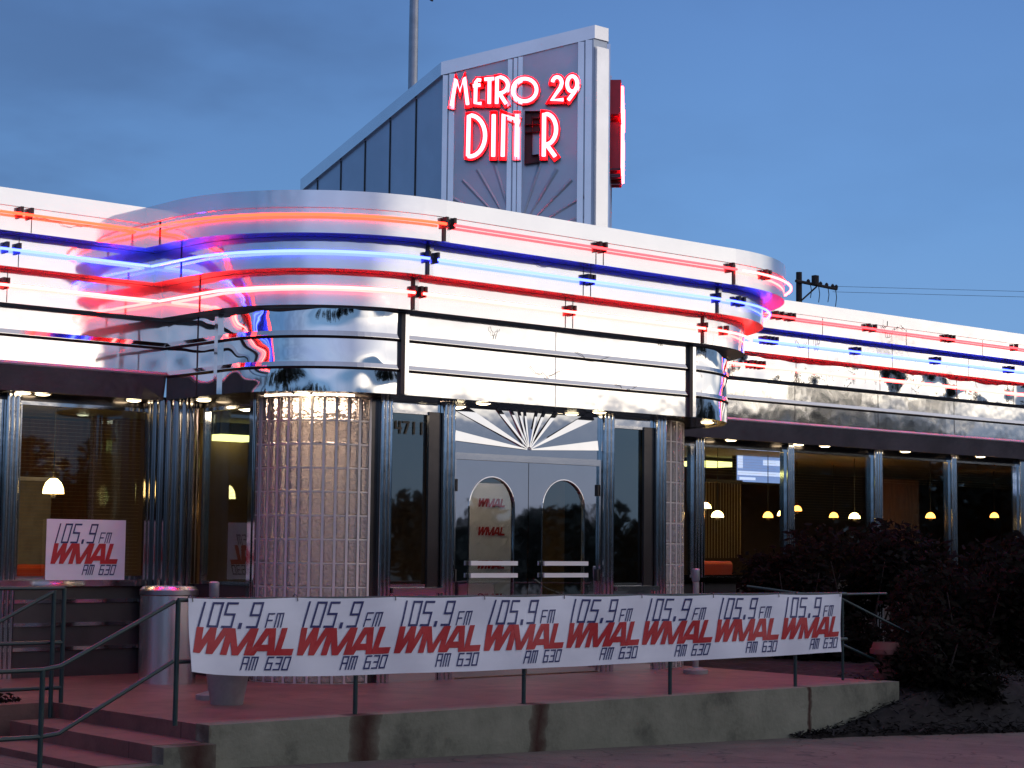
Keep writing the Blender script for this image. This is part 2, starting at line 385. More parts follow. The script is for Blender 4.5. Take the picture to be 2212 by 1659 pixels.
# ------------------------------------------------------------------ ground, deck, steps
def gz(x): return 0.073-0.0235*max(-9, min(7, x))
g = MB(); xs = [-300, -9, 7, 300]
for i in range(3):
    g.add([(xs[i], -300, gz(xs[i])-0.02), (xs[i+1], -300, gz(xs[i+1])-0.02), (xs[i+1], 300, gz(xs[i+1])-0.02), (xs[i], 300, gz(xs[i])-0.02)], [(0, 1, 2, 3)])
structure(g, 'ground', M['asphalt'])
g = MB(); xs = [-40, -9, 7, 40]
for i in range(3):
    g.add([(xs[i], -9, gz(xs[i])), (xs[i+1], -9, gz(xs[i+1])), (xs[i+1], 3, gz(xs[i+1])), (xs[i], 3, gz(xs[i]))], [(0, 1, 2, 3)])
structure(g, 'sidewalk', M['walk'])
YF = -2.5                                     # front of the deck
DZ = 0.5
YB, YW, RL, RR = -0.42, 1.85, 1.15, 1.5       # fascia planes and corner radii
XL, XR = -1.93-RL, 1.97+RR
d = MB(); d.prism([(-5.30, YF+0.02), (2.55, YF+0.02), (2.55, 2.2), (20, 2.2), (20, 12), (-13, 12), (-13, -0.30), (-5.30, -0.30)], -0.2, DZ)
structure(d, 'porch_deck', M['deck'])
w = MB(); w.prism([(-5.30, YF-0.16), (2.6, YF-0.16), (2.6, YF+0.02), (-5.30, YF+0.02)], -0.25, DZ+0.004)
rw = w.build('retaining_wall', M['concrete'])
tag(rw, 'low stained concrete retaining wall with rust runs below the white banner', 'wall')
st = MB()
for k in range(2):
    x1 = -5.30-0.42*k; st.box(x1-0.42, x1, YF-0.10, -0.42, -0.2, DZ-0.115*(k+1))
structure(st, 'steps', M['deck'])
ck = MB()
for k in range(2):
    x1 = -5.30-0.42*k; ck.box(x1-0.42, x1, YF-0.26, YF-0.103, -0.25, DZ-0.115*(k+1)-0.004)
tag(ck.build('step_cheek_wall', M['concrete']), 'stepped grey concrete end wall beside the red steps', 'wall')
mu = MB(); NX, NY = 70, 44
def sm(a): a = max(0, min(1, a)); return a*a*(3-2*a)
for i in range(NX+1):
    for j in range(NY+1):
        x = 1.05+9.5*i/NX; yf = -2.80-.40*sm((x-1.05)/3.2)-.08*max(0, x-4.2); yb = 1.6
        y = yf+(yb-yf)*(j/NY)**2.2
        d_ = min((y-yf)/1.1, 1)
        h_ = .02+.40*sm((x-1.0)/2.6)*sm((y-yf)/(.16+.34*sm((x-2.0)/1.5)))+.10*sm(d_)+random.uniform(-.018, .018)
        mu.v.append((x, y, gz(x)+(h_ if j else -.02)))
mu.f = [([i*(NY+1)+j, (i+1)*(NY+1)+j, (i+1)*(NY+1)+j+1, i*(NY+1)+j+1], 0) for i in range(NX) for j in range(NY)]
surf = list(mu.v)
surf = [v for v in surf if v[1] < -1.6]
for k in range(5200):
    v = random.choice(surf); a = random.uniform(0, 3.14); l = random.uniform(.015, .05); w_ = random.uniform(.005, .012)
    c_ = (v[0]+random.uniform(-.11, .11), v[1]+random.uniform(-.06, .06), v[2]+random.uniform(.005, .03)); u_ = (math.cos(a)*l, math.sin(a)*l); n_ = (-math.sin(a)*w_, math.cos(a)*w_); t_ = random.uniform(-.02, .02)
    mu.add([(c_[0]-u_[0]-n_[0], c_[1]-u_[1]-n_[1], c_[2]-t_), (c_[0]+u_[0]-n_[0], c_[1]+u_[1]-n_[1], c_[2]+t_), (c_[0]+u_[0]+n_[0], c_[1]+u_[1]+n_[1], c_[2]+t_+.006), (c_[0]-u_[0]+n_[0], c_[1]-u_[1]+n_[1], c_[2]-t_+.006)], [(0, 1, 2, 3)])
tag(mu.build('mulch_bed', M['mulch']), kind='stuff', label='dark mulch bed under the shrubs', cat='mulch')

# ------------------------------------------------------------------ the diner building
B = empty('diner_building', (0, 0, 0.5), 'stainless steel diner with rounded entrance canopy, tower and glass block corners', 'building')
def arc(cx, cy, r, a0, a1, n=28):
    return [(cx+r*math.cos(R(a0+(a1-a0)*i/n)), cy+r*math.sin(R(a0+(a1-a0)*i/n))) for i in range(n+1)]
def plan(e):
    return dict(
        LW=[(-13, YW-e), (XL-e, YW-e)],
        LC=[(XL-e, YW-e)]+arc(-1.93, YB+RL, RL+e, 180, 270),
        F=[(-1.93, YB-e), (1.97, YB-e)],
        RC=arc(1.97, YB+RR, RR+e, 270, 360)+[(XR+e, YW-e)],
        RW=[(XR+e, YW-e), (20, YW-e)])
TIERS = [('top', 0.635, 4.545, 4.91, 'navy'), ('middle', 0.40, 4.262, 4.542, 'crimson'), ('lower', 0.19, 3.958, 4.258, 'brown')]
for nm, e, z0, z1, sof in TIERS:
    po, pi = plan(e), plan(e-0.27)
    for sec in ('LW', 'LC', 'F', 'RC', 'RW'):
        MB().band(po[sec], pi[sec], z0, z1).build('fascia_band', [M['warped' if sec == 'RW' and nm == 'lower' else 'satin' if sec in ('F', 'LW', 'RW') else 'curve'], M[sof]], B, smooth=True)
# coping on the top band
po, pi = plan(0.650), plan(0.30)
for sec in po: MB().band(po[sec], pi[sec], 4.770, 4.925, bot=0).build('coping', [M['satin'] if sec in ('F', 'LW', 'RW') else M['curve']], B, smooth=True)
# entrance base fascia, with two ribs; wing base fascia with one rib and a valance
po, pi = plan(0.0), plan(-0.12)
for sec in ('LC', 'F', 'RC'):
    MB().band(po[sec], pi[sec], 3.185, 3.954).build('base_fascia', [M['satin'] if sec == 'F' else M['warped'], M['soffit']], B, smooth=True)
def rib_profile(path_fn, sec, z0, z1, proud=0.016, e=0.0):
    a, b = path_fn(e+0.004)[sec], path_fn(e+proud)[sec]
    m = MB(); n = len(a)
    for (x, y), (p, q) in zip(a, b): m.v += [(x, y, z1), (p, q, z0+(z1-z0)*0.42), (p, q, z0+(z1-z0)*0.36), (x, y, z0)]
    for i in range(n-1):
        for k in range(3): m.f.append(([4*i+k, 4*i+4+k, 4*i+5+k, 4*i+1+k], 1 if k == 2 else 0))
    return m
for sec in ('LC', 'F', 'RC'):
    for z0, z1 in ((3.676, 3.746), (3.393, 3.460)):
        rib_profile(plan, sec, z0, z1).build('chrome_rib', [M['chrome'], M['darkmetal']], B, smooth=False, fix=False)
for sec in ('LW', 'RW'):
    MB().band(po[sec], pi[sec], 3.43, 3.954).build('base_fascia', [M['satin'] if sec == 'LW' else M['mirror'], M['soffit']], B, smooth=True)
    rib_profile(plan, sec, 3.672, 3.742).build('chrome_rib', [M['chrome'], M['darkmetal']], B, fix=False)
    rib_profile(plan, sec, 3.415, 3.452).build('trim_strip', [M['whitetrim'], M['whitetrim']], B, fix=False)
    (xa, _), (xb, _) = po[sec]
    v = MB(); v.add([(xa, YW+0.004, 3.428), (xb, YW+0.004, 3.428), (xb, YW+0.055, 3.180), (xa, YW+0.055, 3.180),
                     (xa, YW+0.1, 3.428), (xb, YW+0.1, 3.428), (xb, YW+0.1, 3.180), (xa, YW+0.1, 3.180)],
                    [(0, 1, 2, 3), (7, 6, 5, 4), (0, 4, 5, 1), (3, 2, 6, 7), (0, 3, 7, 4), (1, 5, 6, 2)])
    v.build('valance', M['valance'], B)
# soffit and roof slabs
def outline(e, yb):
    p = plan(e); o = []
    for sec in ('LW', 'LC', 'F', 'RC', 'RW'):
        for q in p[sec]:
            if not o or (Vector(o[-1])-Vector(q)).length > 1e-4: o.append(q)
    return o+[(20, yb), (-13, yb)]
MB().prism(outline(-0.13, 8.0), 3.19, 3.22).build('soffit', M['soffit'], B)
MB().prism(outline(0.30, 8.3), 4.80, 4.84).build('roof', M['dull'], B)
# seam posts and panel joints
def post(x, y0, z0, z1, w, m, proud=0.012):
    return MB().box(x-w/2, x+w/2, y0-proud, y0+0.02, z0, z1).build('seam_post', m, B)
for nm, e, z0, z1, sof in TIERS:
    for x, s in ((-1.95, 1), (1.95, -1)):
        post(x, YB-e, z0+.002, z1-(.15 if e > .6 else 0.004), 0.030, M['darkmetal']); post(x+0.045, YB-e, z0+.003, z1-(.15 if e > .6 else 0.005), 0.045, M['steel'], 0.008)
    for x in (at({.635: 1295, .40: 1268, .19: 1230}[e], 600, YB-e).x,):
        post(x-0.05, YB-e, z0+.002, z1-.15 if e > .6 else z1-.004, 0.006, M['darkmetal'], 0.004); post(x+0.05, YB-e, z0+.002, z1-.15 if e > .6 else z1-.004, 0.006, M['darkmetal'], 0.004)
    for x in [-12.2+2.44*k for k in range(4)]+[4.4+1.75*k for k in range(8)]:
        post(x, YW-e, z0+.002, z1-.15 if e > .6 else z1-.004, 0.006, M['darkmetal'], 0.003)
for x in (-1.93, 1.95):
    post(x, YB, 3.187, 3.953, 0.045, M['darkmetal'], 0.034); post(x+0.045, YB, 3.188, 3.952, 0.045, M['chrome'], 0.036)
post(0.02, YB, 3.187, 3.953, 0.006, M['dull'], 0.003)
for x in (4.6, 6.35, 8.1, 9.85): post(x, YW, 3.46, 3.953, 0.008, M['darkmetal'], 0.003)
MB().box(XL-0.03, XL+0.02, 0.88, 0.94, 3.187, 3.952).build('seam_post', M['chrome'], B)
MB().box(XL-0.006, XL+0.02, 1.28, 1.292, 3.187, 3.952).build('seam_post', M['darkmetal'], B)
for e, z0, z1 in ((.635, 4.546, 4.765), (.40, 4.263, 4.54), (.19, 3.959, 4.256)):
    MB().box(XL-e-.006, XL-e+.02, 0.95, 0.965, z0, z1).build('seam_post', M['darkmetal'], B)
# loose wires hanging on the panels
def squiggle(x, y, z, w, h, seed):
    r = random.Random(seed); p = [(x, y, z)]
    for k in range(9): p.append((x+w*(k+1)/9+r.uniform(-.02, .02), y-r.uniform(0, .01), z-h*math.sin((k+1)/9*3)*r.uniform(.5, 1.2)+r.uniform(-.01, .01)))
    return p
for k, (px, py, e, w_, h_) in enumerate(((1150, 560, .40, .3, .06), (1060, 705, 0, .12, .10), (1245, 760, 0, .45, .09), (1330, 830, 0, .3, .05), (1145, 790, 0, .4, .1), (1420, 735, .0, .1, .05))):
    p = at(px, py, YB-e-.012); MB().tube(squiggle(p.x, p.y, p.z, w_, h_, k), 0.0025, 5).build('loose_wire', M['wire'], B)
for k, (px, py, e, w_, h_) in enumerate(((1905, 705, .635, .3, .12), (1935, 712, .635, .2, -.06), (1905, 690, .635, .12, .1), (1720, 735, .40, .2, .1), (1760, 730, .4, .1, .14), (1580, 780, .19, .06, .2))):
    p = at(px, py, YW-e-.012); MB().tube(squiggle(p.x, p.y, p.z, w_, h_, 20+k), 0.003, 5).build('loose_wire', M['wire'], B)
for k, (px, py, e, w_, h_) in enumerate(((90, 470, .635, .5, .05), (20, 460, .635, .4, .03))):
    p = at(px, py, YW-e-.012); MB().tube(squiggle(p.x, p.y, p.z, w_, h_, 40+k), 0.002, 5).build('loose_wire', M['wire'], B)

# ---- entrance wall: pilasters, sidelights, transom, doors, glass blocks
def pilaster(x0, x1, y=0.0, z0=DZ, z1=3.188, n=3, depth=0.07):
    m = MB(); wdt = (x1-x0)/n
    poly = [(x0, y+0.05)]
    for k in range(n):
        for j in range(9):
            a = math.pi*(1-j/8); poly.append((x0+wdt*(k+.5)+wdt*.46*math.cos(a), y-depth*.35-depth*.65*math.sin(a)))
    poly += [(x1, y+0.05)]
    m.prism(poly, z0, z1); return m.build('pilaster', M['chrome'], B, smooth=True)
for a, b in ((-1.87, -1.725), (-1.11, -0.955), (1.045, 1.21), (1.835, 1.99)): pilaster(a, b)
def window(name, x0, x1, y, z0, z1, fr=0.035, gm='glass', mull=None):
    m = MB(); m.box(x0, x1, y-.02, y+.05, z1-fr, z1); m.box(x0, x1, y-.02, y+.05, z0, z0+fr)
    m.box(x0, x0+fr, y-.018, y+.05, z0+fr, z1-fr); m.box(x1-fr, x1, y-.018, y+.05, z0+fr, z1-fr)
    f = m.build(name, M['chrome'], B)
    MB().box(x0+fr, x1-fr, y+.01, y+.018, z0+fr, z1-fr).build('pane', M[gm], f)
    return f
for x0, x1 in ((-1.725, -1.11), (1.21, 1.835)):
    window('sidelight', x0+.005, x1-.005, 0.02, 1.385, 3.08, 0.03, 'doorglass')
    MB().box(x0+.005, x1-.005, 0.0, 0.06, 3.08, 3.19).build('head_panel', M['mirror'], B)
    MB().box(x0+.002, x1-.002, -0.10, 0.06, 1.335, 1.385).build('sill', M['chrome'], B)
    MB().box(x0+.005, x1-.005, -0.01, 0.06, DZ, 1.335).build('wall_panel', M['mirror'], B)
    MB().box(x1-.15, x1-.006, -0.015, 0.019, 1.386, 3.079).build('reveal', M['soffit'], B)
MB().box(-0.955, 1.045, 0.0, 0.05, 2.70, 3.19).build('transom_panel', M['doorsteel'], B)
sb = MB(); cx, cz = 0.03, 2.765; TL = math.tan(R(2.7))
for ang in (5, 24, 46, 61, 74, 97, 108, 121, 136, 157, 174):        # flat rays, each leaning back a little
    a = R(ang); dx, dz = math.cos(a), math.sin(a)
    L = min(0.965/abs(dx) if abs(dx) > 1e-3 else 9, (3.165-cz)/dz if dz > 1e-3 else 9)
    wd = 0.014+0.062*(L-.38); nx, nz = -dz, dx
    q = [(cx+dx*.03-nx*.004, cz+dz*.03-nz*.004), (cx+dx*L-nx*wd, cz+dz*L-nz*wd), (cx+dx*L+nx*wd, cz+dz*L+nz*wd), (cx+dx*.03+nx*.004, cz+dz*.03+nz*.004)]
    sb.add([(x, -.026+TL*(z-cz), z) for x, z in q]+[(x, .002, z) for x, z in q], [(0, 1, 2, 3), (0, 4, 5, 1), (1, 5, 6, 2), (2, 6, 7, 3), (3, 7, 4, 0)])
sb.build('sunburst', M['doorsteel'], B, fix=True)
m = MB(); m.box(-.955, 1.045, -.03, .05, 2.635, 2.70); m.box(-.955, -.925, -.03, .05, DZ, 2.635); m.box(1.01, 1.045, -.03, .05, DZ, 2.635)
m.build('door_frame', M['chrome'], B)
def door(x0, x1, side):
    cxw = (x0+x1)/2+(.02 if side < 0 else -.02)*0; hw = 0.295; zs, zt = 0.80, 2.18
    m = MB(); y0, y1 = -0.005, 0.04
    arcp = [(cxw+hw*math.cos(R(a)), zt+hw*math.sin(R(a))) for a in range(180, -1, -10)]
    hole = [(cxw-hw, zs)]+arcp+[(cxw+hw, zs)]
    zT, zB = 2.633, DZ+.012
    for y, fl in ((y0, 0), (y1, 1)):
        q = lambda pts: m.add([(a, y, b) for a, b in pts], [tuple(range(len(pts)))])
        q([(x0, zB), (x1, zB), (x1, zs), (x0, zs)])
        q([(x0, zs), (cxw-hw, zs), (cxw-hw, zt), (x0, zt)]); q([(cxw+hw, zs), (x1, zs), (x1, zt), (cxw+hw, zt)])
        la = [p for p in arcp if p[0] <= cxw+1e-6]; ra = [p for p in arcp if p[0] >= cxw-1e-6]
        q([(x0, zt)]+la+[(cxw, zT), (x0, zT)]); q([(x1, zT), (cxw, zT)]+ra+[(x1, zt)])
    k = len(hole)
    m.add([(a, y0, b) for a, b in hole]+[(a, y1, b) for a, b in hole], [(i, (i+1) % k, k+(i+1) % k, k+i) for i in range(k)])
    m.add([(x0, y0, zB), (x1, y0, zB), (x1, y0, zT), (x0, y0, zT), (x0, y1, zB), (x1, y1, zB), (x1, y1, zT), (x0, y1, zT)], [(0, 1, 5, 4), (1, 2, 6, 5), (2, 3, 7, 6), (3, 0, 4, 7)])
    d = m.build('door', M['doorsteel'], B)
    MB().add([(a, .015, b) for a, b in hole]+[(a, .022, b) for a, b in hole], [tuple(range(k)), tuple(range(k, 2*k))]+[(i, (i+1) % k, k+(i+1) % k, k+i) for i in range(k)]).build('pane', M['doorglass'], d)
    MB().tube([(a, -.006, b) for a, b in hole], 0.008, 6).build('pane_trim', M['chrome'], d)
    for z in (1.62, 1.50):
        MB().box(cxw-hw-.01, cxw+hw+.01, -0.06, -0.035, z-.022, z+.022).box(cxw-hw+.02, cxw-hw+.05, -.035, -.006, z-.012, z+.012).box(cxw+hw-.05, cxw+hw-.02, -.035, -.006, z-.012, z+.012).build('push_bar', M['steelbar'], d)
    hx = x0 if side < 0 else x1
    for z in (2.38, 1.5, 0.75): MB().box(hx-.018, hx+.018, -.03, 0, z-.06, z+.06).build('hinge', M['darkmetal'], d)
M['steelbar'] = mat('satin_bar', (0.72, 0.76, 0.76), 0.35, 0.3)
door(-0.922, 0.038, -1); door(0.046, 1.007, 1)
# glass block corners
def blockwall(pts_fn, n, rows, z0, z1, name='glass_block_panel'):
    m = MB(); jw, jh = 0.013, 0.006; rh = (z1-z0)/rows
    for i in range(n):
        for r in range(rows):
            (xa, ya, na), (xb, yb, nb) = pts_fn(i/n), pts_fn((i+1)/n)
            ta = Vector((xb-xa, yb-ya)); L = ta.length; ta /= L; nr = Vector(((na[0]+nb[0])/2, (na[1]+nb[1])/2))
            def P(s, h, o): return (xa+ta.x*s+nr.x*o, ya+ta.y*s+nr.y*o, z0+rh*r+h)
            s0, s1, h0, h1 = jw, L-jw, jh, rh-jh; bv = .012
            m.add([P(s0, h0, 0), P(s1, h0, 0), P(s1, h1, 0), P(s0, h1, 0), P(s0+bv, h0+bv, .014), P(s1-bv, h0+bv, .014), P(s1-bv, h1-bv, .014), P(s0+bv, h1-bv, .014),
                   P(s0, h0, -.07), P(s1, h0, -.07), P(s1, h1, -.07), P(s0, h1, -.07)],
                  [(4, 5, 6, 7), (0, 1, 5, 4), (1, 2, 6, 5), (2, 3, 7, 6), (3, 0, 4, 7), (8, 11, 10, 9), (0, 8, 9, 1), (1, 9, 10, 2), (2, 10, 11, 3), (3, 11, 8, 0)])
    o = m.build(name, M['block'], B)
    gm = MB()
    for i in range(n+1):
        (x, y, nn) = pts_fn(i/n); tt = (-nn[1], nn[0]); gm.obox((x-nn[0]*.027, y-nn[1]*.027, (z0+z1)/2), tt, nn, .012, .036, (z1-z0)/2)
    for r in range(rows+1):
        for i in range(n):
            (xa, ya, na), (xb, yb, nb) = pts_fn(i/n), pts_fn((i+1)/n); nr = Vector((na[0]+nb[0], na[1]+nb[1])).normalized()
            ta = (Vector((xb-xa, yb-ya))); L = ta.length; ta /= L
            gm.obox(((xa+xb)/2-nr.x*.033, (ya+yb)/2-nr.y*.033, z0+rh*r), (ta.x, ta.y), (nr.x, nr.y), L/2-.010, .036, .006)
    gm.build('mortar_joint', M['joint'], o)
M['joint'] = mat('pale_joint', (0.68, 0.62, 0.60), 0.3, 0.3)
RG = RL+YB
def gl_left(t):
    a = R(270-90*t); return (-1.96+RG*math.cos(a), RG+RG*math.sin(a), (math.cos(a), math.sin(a)))
def gl_right(t):
    a = R(270+90*t); return (1.99+.78*math.cos(a), .78+.78*math.sin(a), (math.cos(a), math.sin(a)))
blockwall(gl_left, 10, 12, DZ, 3.17); blockwall(gl_right, 10, 12, DZ, 3.17)
MB().box(-1.96, -1.87, -.0, .06, DZ, 3.188).build('reveal', M['soffit'], B)
# vestibule left side: chrome mullion, side window, fluted corner column
XS = -1.96-RG
m = MB()
for k in range(3): m.box(XS-.05-.012*(k == 1), XS+.03, .745+.045*k, .782+.045*k, DZ, 3.188)
m.build('pilaster', M['chrome'], B)
m = MB(); m.box(XS-.02, XS+.05, .885, .92, 1.385, 3.12); m.box(XS-.02, XS+.05, 1.72, 1.755, 1.385, 3.12); m.box(XS-.02, XS+.05, .92, 1.72, 3.085, 3.12); m.box(XS-.02, XS+.05, .92, 1.72, 1.385, 1.42)
f = m.build('side_window', M['chrome'], B); MB().box(XS+.005, XS+.013, .92, 1.72, 1.42, 3.085).build('pane', M['glass'], f)
MB().box(XS-.01, XS+.05, .885, 1.9, DZ, 1.385).build('wall_panel', M['lower'], B)
MB().box(XS-.01, XS+.05, .885, 1.9, 3.12, 3.19).build('head_panel', M['soffit'], B)
poly = []
for k in range(18):
    for j in range(5):
        a = 2*math.pi*(k+j/5)/18; r = .255+.020*math.sin(math.pi*j/5)
        poly.append((-2.86+r*math.cos(a), 2.08+r*math.sin(a)))
MB().prism(poly, DZ, 3.188).build('fluted_column', M['flute'], B, smooth=True)
# wings: windows between chrome pilasters
YG = 2.3
def mullion(x, w, y=YG-.06, z0=DZ):
    m = MB(); n = 2 if w < .12 else 3
    for k in range(n):
        c = x-w/2+w*(k+.5)/n; m.tube([(c, y, z0), (c, y, 3.186)], w/n*.52, 12)
    m.box(x-w/2, x+w/2, y, y+.12, z0, 3.185); return m.build('pilaster', M['chrome'], B, smooth=True)
LXS = [at(p, 1100, YG).x for p in (15, 322)]
mullion(LXS[0], .15)
for x0, x1 in ((LXS[0]-1.75, LXS[0]-.08), (LXS[0]+.08, LXS[1])):
    f = window('window', x0, x1, YG, 1.42, 3.12, .035)
    bl = MB()
    for k in range(44): bl.box(x0+.06, x1-.06, YG+.10, YG+.112, 1.48+k*.036, 1.4815+k*.036)
    bl.build('blind', M['blind'], f)
MB().box(LXS[1], -2.70, YG-.01, YG+.06, 1.42, 3.19).build('wall_panel', M['wood'], B)
MB().box(-13, LXS[0]-1.76, YG-.01, YG+.06, DZ, 3.19).build('wall_panel', M['dull'], B)
MB().box(LXS[0]-1.75, LXS[1]-.0, YG-.01, YG+.06, 3.12, 3.19).build('head_panel', M['soffit'], B)
MB().box(-13, -3.12, YG-.16, YG+.06, 1.36, 1.42).build('sill', M['chrome'], B)
MB().box(LXS[0]-1.755, -3.0, YG-.05, YG+.06, DZ, 1.36).build('wall_panel', M['lower'], B)
m = MB()
for k, z in enumerate((0.75, 0.98, 1.20)): m.box(LXS[0]-1.755, -3.1, YG-.075, YG-.052, z, z+.035)
m.build('chrome_rib', M['chrome'], B)
RXS = [at(p, 1100, YG).x for p in (1503, 1701, 1890, 2054, 2203)]; RXS += [RXS[-1]+1.8, RXS[-1]+3.6]
RWD = [.17, .13, .17, .12, .15, .12, .15]
for x, w_ in zip(RXS, RWD): mullion(x, w_)
edges = [2.80]+RXS
for i in range(len(edges)-1):
    a = edges[i]+(RWD[i-1]/2 if i else 0); b = edges[i+1]-RWD[i]/2
    f = window('window', a, b, YG, 1.42, 3.12, .03)
    bl = MB(); z0b = 2.2 if i in (0, 2) else 2.75
    for k in range(int((3.05-z0b)/.036)): bl.box(a+.05, b-.05, YG+.10, YG+.112, z0b+k*.036, z0b+.0015+k*.036)
    bl.build('blind', M['blind'], f)
MB().box(2.8, RXS[-1], YG-.01, YG+.06, 3.12, 3.19).build('head_panel', M['soffit'], B)
MB().box(2.8, RXS[-1], YG-.12, YG+.06, 1.36, 1.42).build('sill', M['chrome'], B)
MB().box(2.8, RXS[-1], YG-.05, YG+.06, DZ, 1.36).build('wall_panel', M['lower'], B)
MB().box(RXS[-1]+.075, 20, YG-.01, YG+.06, DZ, 3.19).build('wall_panel', M['dull'], B)
MB().box(2.72, 2.8, .78, YG+.06, DZ, 3.19).build('wall_panel', M['soffit'], B)
# inside of the diner
MB().box(-13, 20, 8.0, 8.1, DZ, 3.19).build('interior_wall', M['room'], B)
MB().box(-13.1, -13, 2.3, 8.1, DZ, 3.19).build('interior_wall', M['room'], B)
MB().box(20, 20.1, 2.3, 8.1, DZ, 3.19).build('interior_wall', M['room'], B)
MB().box(-12.9, 19.9, 2.42, 7.99, 3.16, 3.187).build('interior_ceiling', M['ceiling'], B)
MB().box(0.2, 1.8, 3.6, 3.7, DZ, 3.15).build('interior_wall', M['room'], B)
MB().box(-2.6, -.6, 4.2, 4.3, DZ, 3.15).build('interior_wall', M['room'], B)
for (x, y, w_, d_, mk) in ((-3.9, 2.60, 1.2, .2, 'amber'), (5.6, 2.60, 1.6, .2, 'amber'), (9.2, 2.60, 1.6, .2, 'amber'), (0.0, 0.45, 1.4, .2, 'warm')):
    MB().box(x-w_/2, x+w_/2, y-d_/2, y+d_/2, 3.12, 3.158).build('hidden_fill_light', M[mk], B)  # unseen glowing boxes added under the ceiling to brighten rooms and entrance
MB().obox((-1.63, 1.22, 1.83), (2**-.5, -2**-.5), (2**-.5, 2**-.5), .58, .03, 1.32).build('interior_wall', M['bouncepanel'], B)  # not a room wall: pale panel added to brighten the glass blocks from behind
MB().obox((-2.15, 0.95, 3.12), (2**-.5, -2**-.5), (2**-.5, 2**-.5), .55, .12, .035).build('hidden_fill_light', M['soft'], B)  # unseen glowing box added to light that panel and the blocks
x0 = at(1905, 1100, 4.0).x; x1 = at(1985, 1100, 4.0).x
MB().box(x0, x1, 4.0, 4.15, DZ, 2.9).build('wood_partition', M['wood'], B)
MB().box(-4.7, -4.5, 5.0, 7.9, DZ, 3.15).build('wood_partition', M['wood'], B)
MB().box(-4.4, -1.2, 5.0, 5.1, DZ, 3.15).build('wood_partition', M['wood'], B)

# ---- prow tower
A = Vector((-0.92, 0.271)); DV = Vector((1, -1))/2**.5
PW = (0.151, 0.337)
RB = Vector((PW[1]+1.07, -0.8+1.07)); SIDE = 2.43
tw = [(A.x, A.y), (PW[0], -0.8), (PW[1], -0.8), (RB.x, RB.y), (RB.x, RB.y+SIDE), (A.x, A.y+SIDE)]
def roofz(y): return 7.03-0.13-0.325*(y+0.8)*1.06
def tbody(poly, zf, z0=4.85):
    m = MB(); n = len(poly)
    m.add([(x, y, z0) for x, y in poly]+[(x, y, zf(y)) for x, y in poly], [tuple(range(n, 2*n)), tuple(range(n))[::-1]]+[(i, (i+1) % n, n+(i+1) % n, n+i) for i in range(n)])
    return m
T = tbody(tw, lambda y: roofz(y)-.02).build('sign_tower', M['panel'] if 'panel' in M else M['steel'], B)
cxm, cym = sum(p[0] for p in tw)/6, sum(p[1] for p in tw)/6
ov = [(cxm+(x-cxm)*1.03, cym+(y-cym)*1.012) for x, y in tw]
m = MB(); n = 6
m.add([(x, y, roofz(y)-.02) for x, y in ov]+[(x, y, roofz(y)+.115) for x, y in ov], [tuple(range(6, 12)), tuple(range(6))[::-1]]+[(i, (i+1) % 6, 6+(i+1) % 6, 6+i) for i in range(6)])
m.build('tower_roof', M['steel'], T)
DV2 = Vector((1, 1))/2**.5
for org, dv, nrm in ((A, DV, Vector((-1, -1))/2**.5), (Vector((PW[1], -0.8)), DV2, Vector((1, -1))/2**.5)):
    def FP(u, o): return (org.x+dv.x*u+nrm.x*o, org.y+dv.y*u+nrm.y*o)
    for u0, u1 in ((0.0, .05), (.065, .12), (.655, .70), (.715, .75), (.76, .805), (1.36, 1.42), (1.435, 1.50)):
        c = FP((u0+u1)/2, .012); zt_ = roofz(c[1])-.03
        m = MB(); m.obox((c[0], c[1], (4.86+zt_)/2), dv, nrm, (u1-u0)/2, .022, (zt_-4.86)/2); m.build('tower_rib', M['steel'], T)
    m = MB()
    for ang in (18, 32, 47, 60, 73, 107, 120, 133, 148, 162):
        a = R(ang); uc, zc = .757, 4.86; L = min(.70/abs(math.cos(a)), .80)
        p0, p1 = FP(uc+math.cos(a)*.12, .004), FP(uc+math.cos(a)*L, .004); pm0, pm1 = FP(uc+math.cos(a)*.12, .010), FP(uc+math.cos(a)*L, .010)
        q = []
        for pp, pq, LL, w_ in ((p0, pm0, .12, .008), (p1, pm1, L, .022)):
            zc2 = zc+math.sin(a)*LL
            q += [(pp[0]-dv.x*math.sin(a)*w_, pp[1]-dv.y*math.sin(a)*w_, zc2+math.cos(a)*w_), (pq[0], pq[1], zc2), (pp[0]+dv.x*math.sin(a)*w_, pp[1]+dv.y*math.sin(a)*w_, zc2-math.cos(a)*w_)]
        m.add(q, [(0, 1, 4, 3), (1, 2, 5, 4), (3, 4, 5)])
    m.build('sunburst', M['panel'], T)
MB().box(PW[0]+.012, PW[1]-.012, -0.84, -.79, 4.86, 6.80).build('prow_strip', M['steel'], T)
m = MB()
for k in range(1, 6):
    y = A.y+SIDE*k/5.6; m.box(A.x-.008, A.x+.01, y-.008, y+.008, 4.86, roofz(y)-.03)
m.build('panel_joint', M['darkmetal'], T)

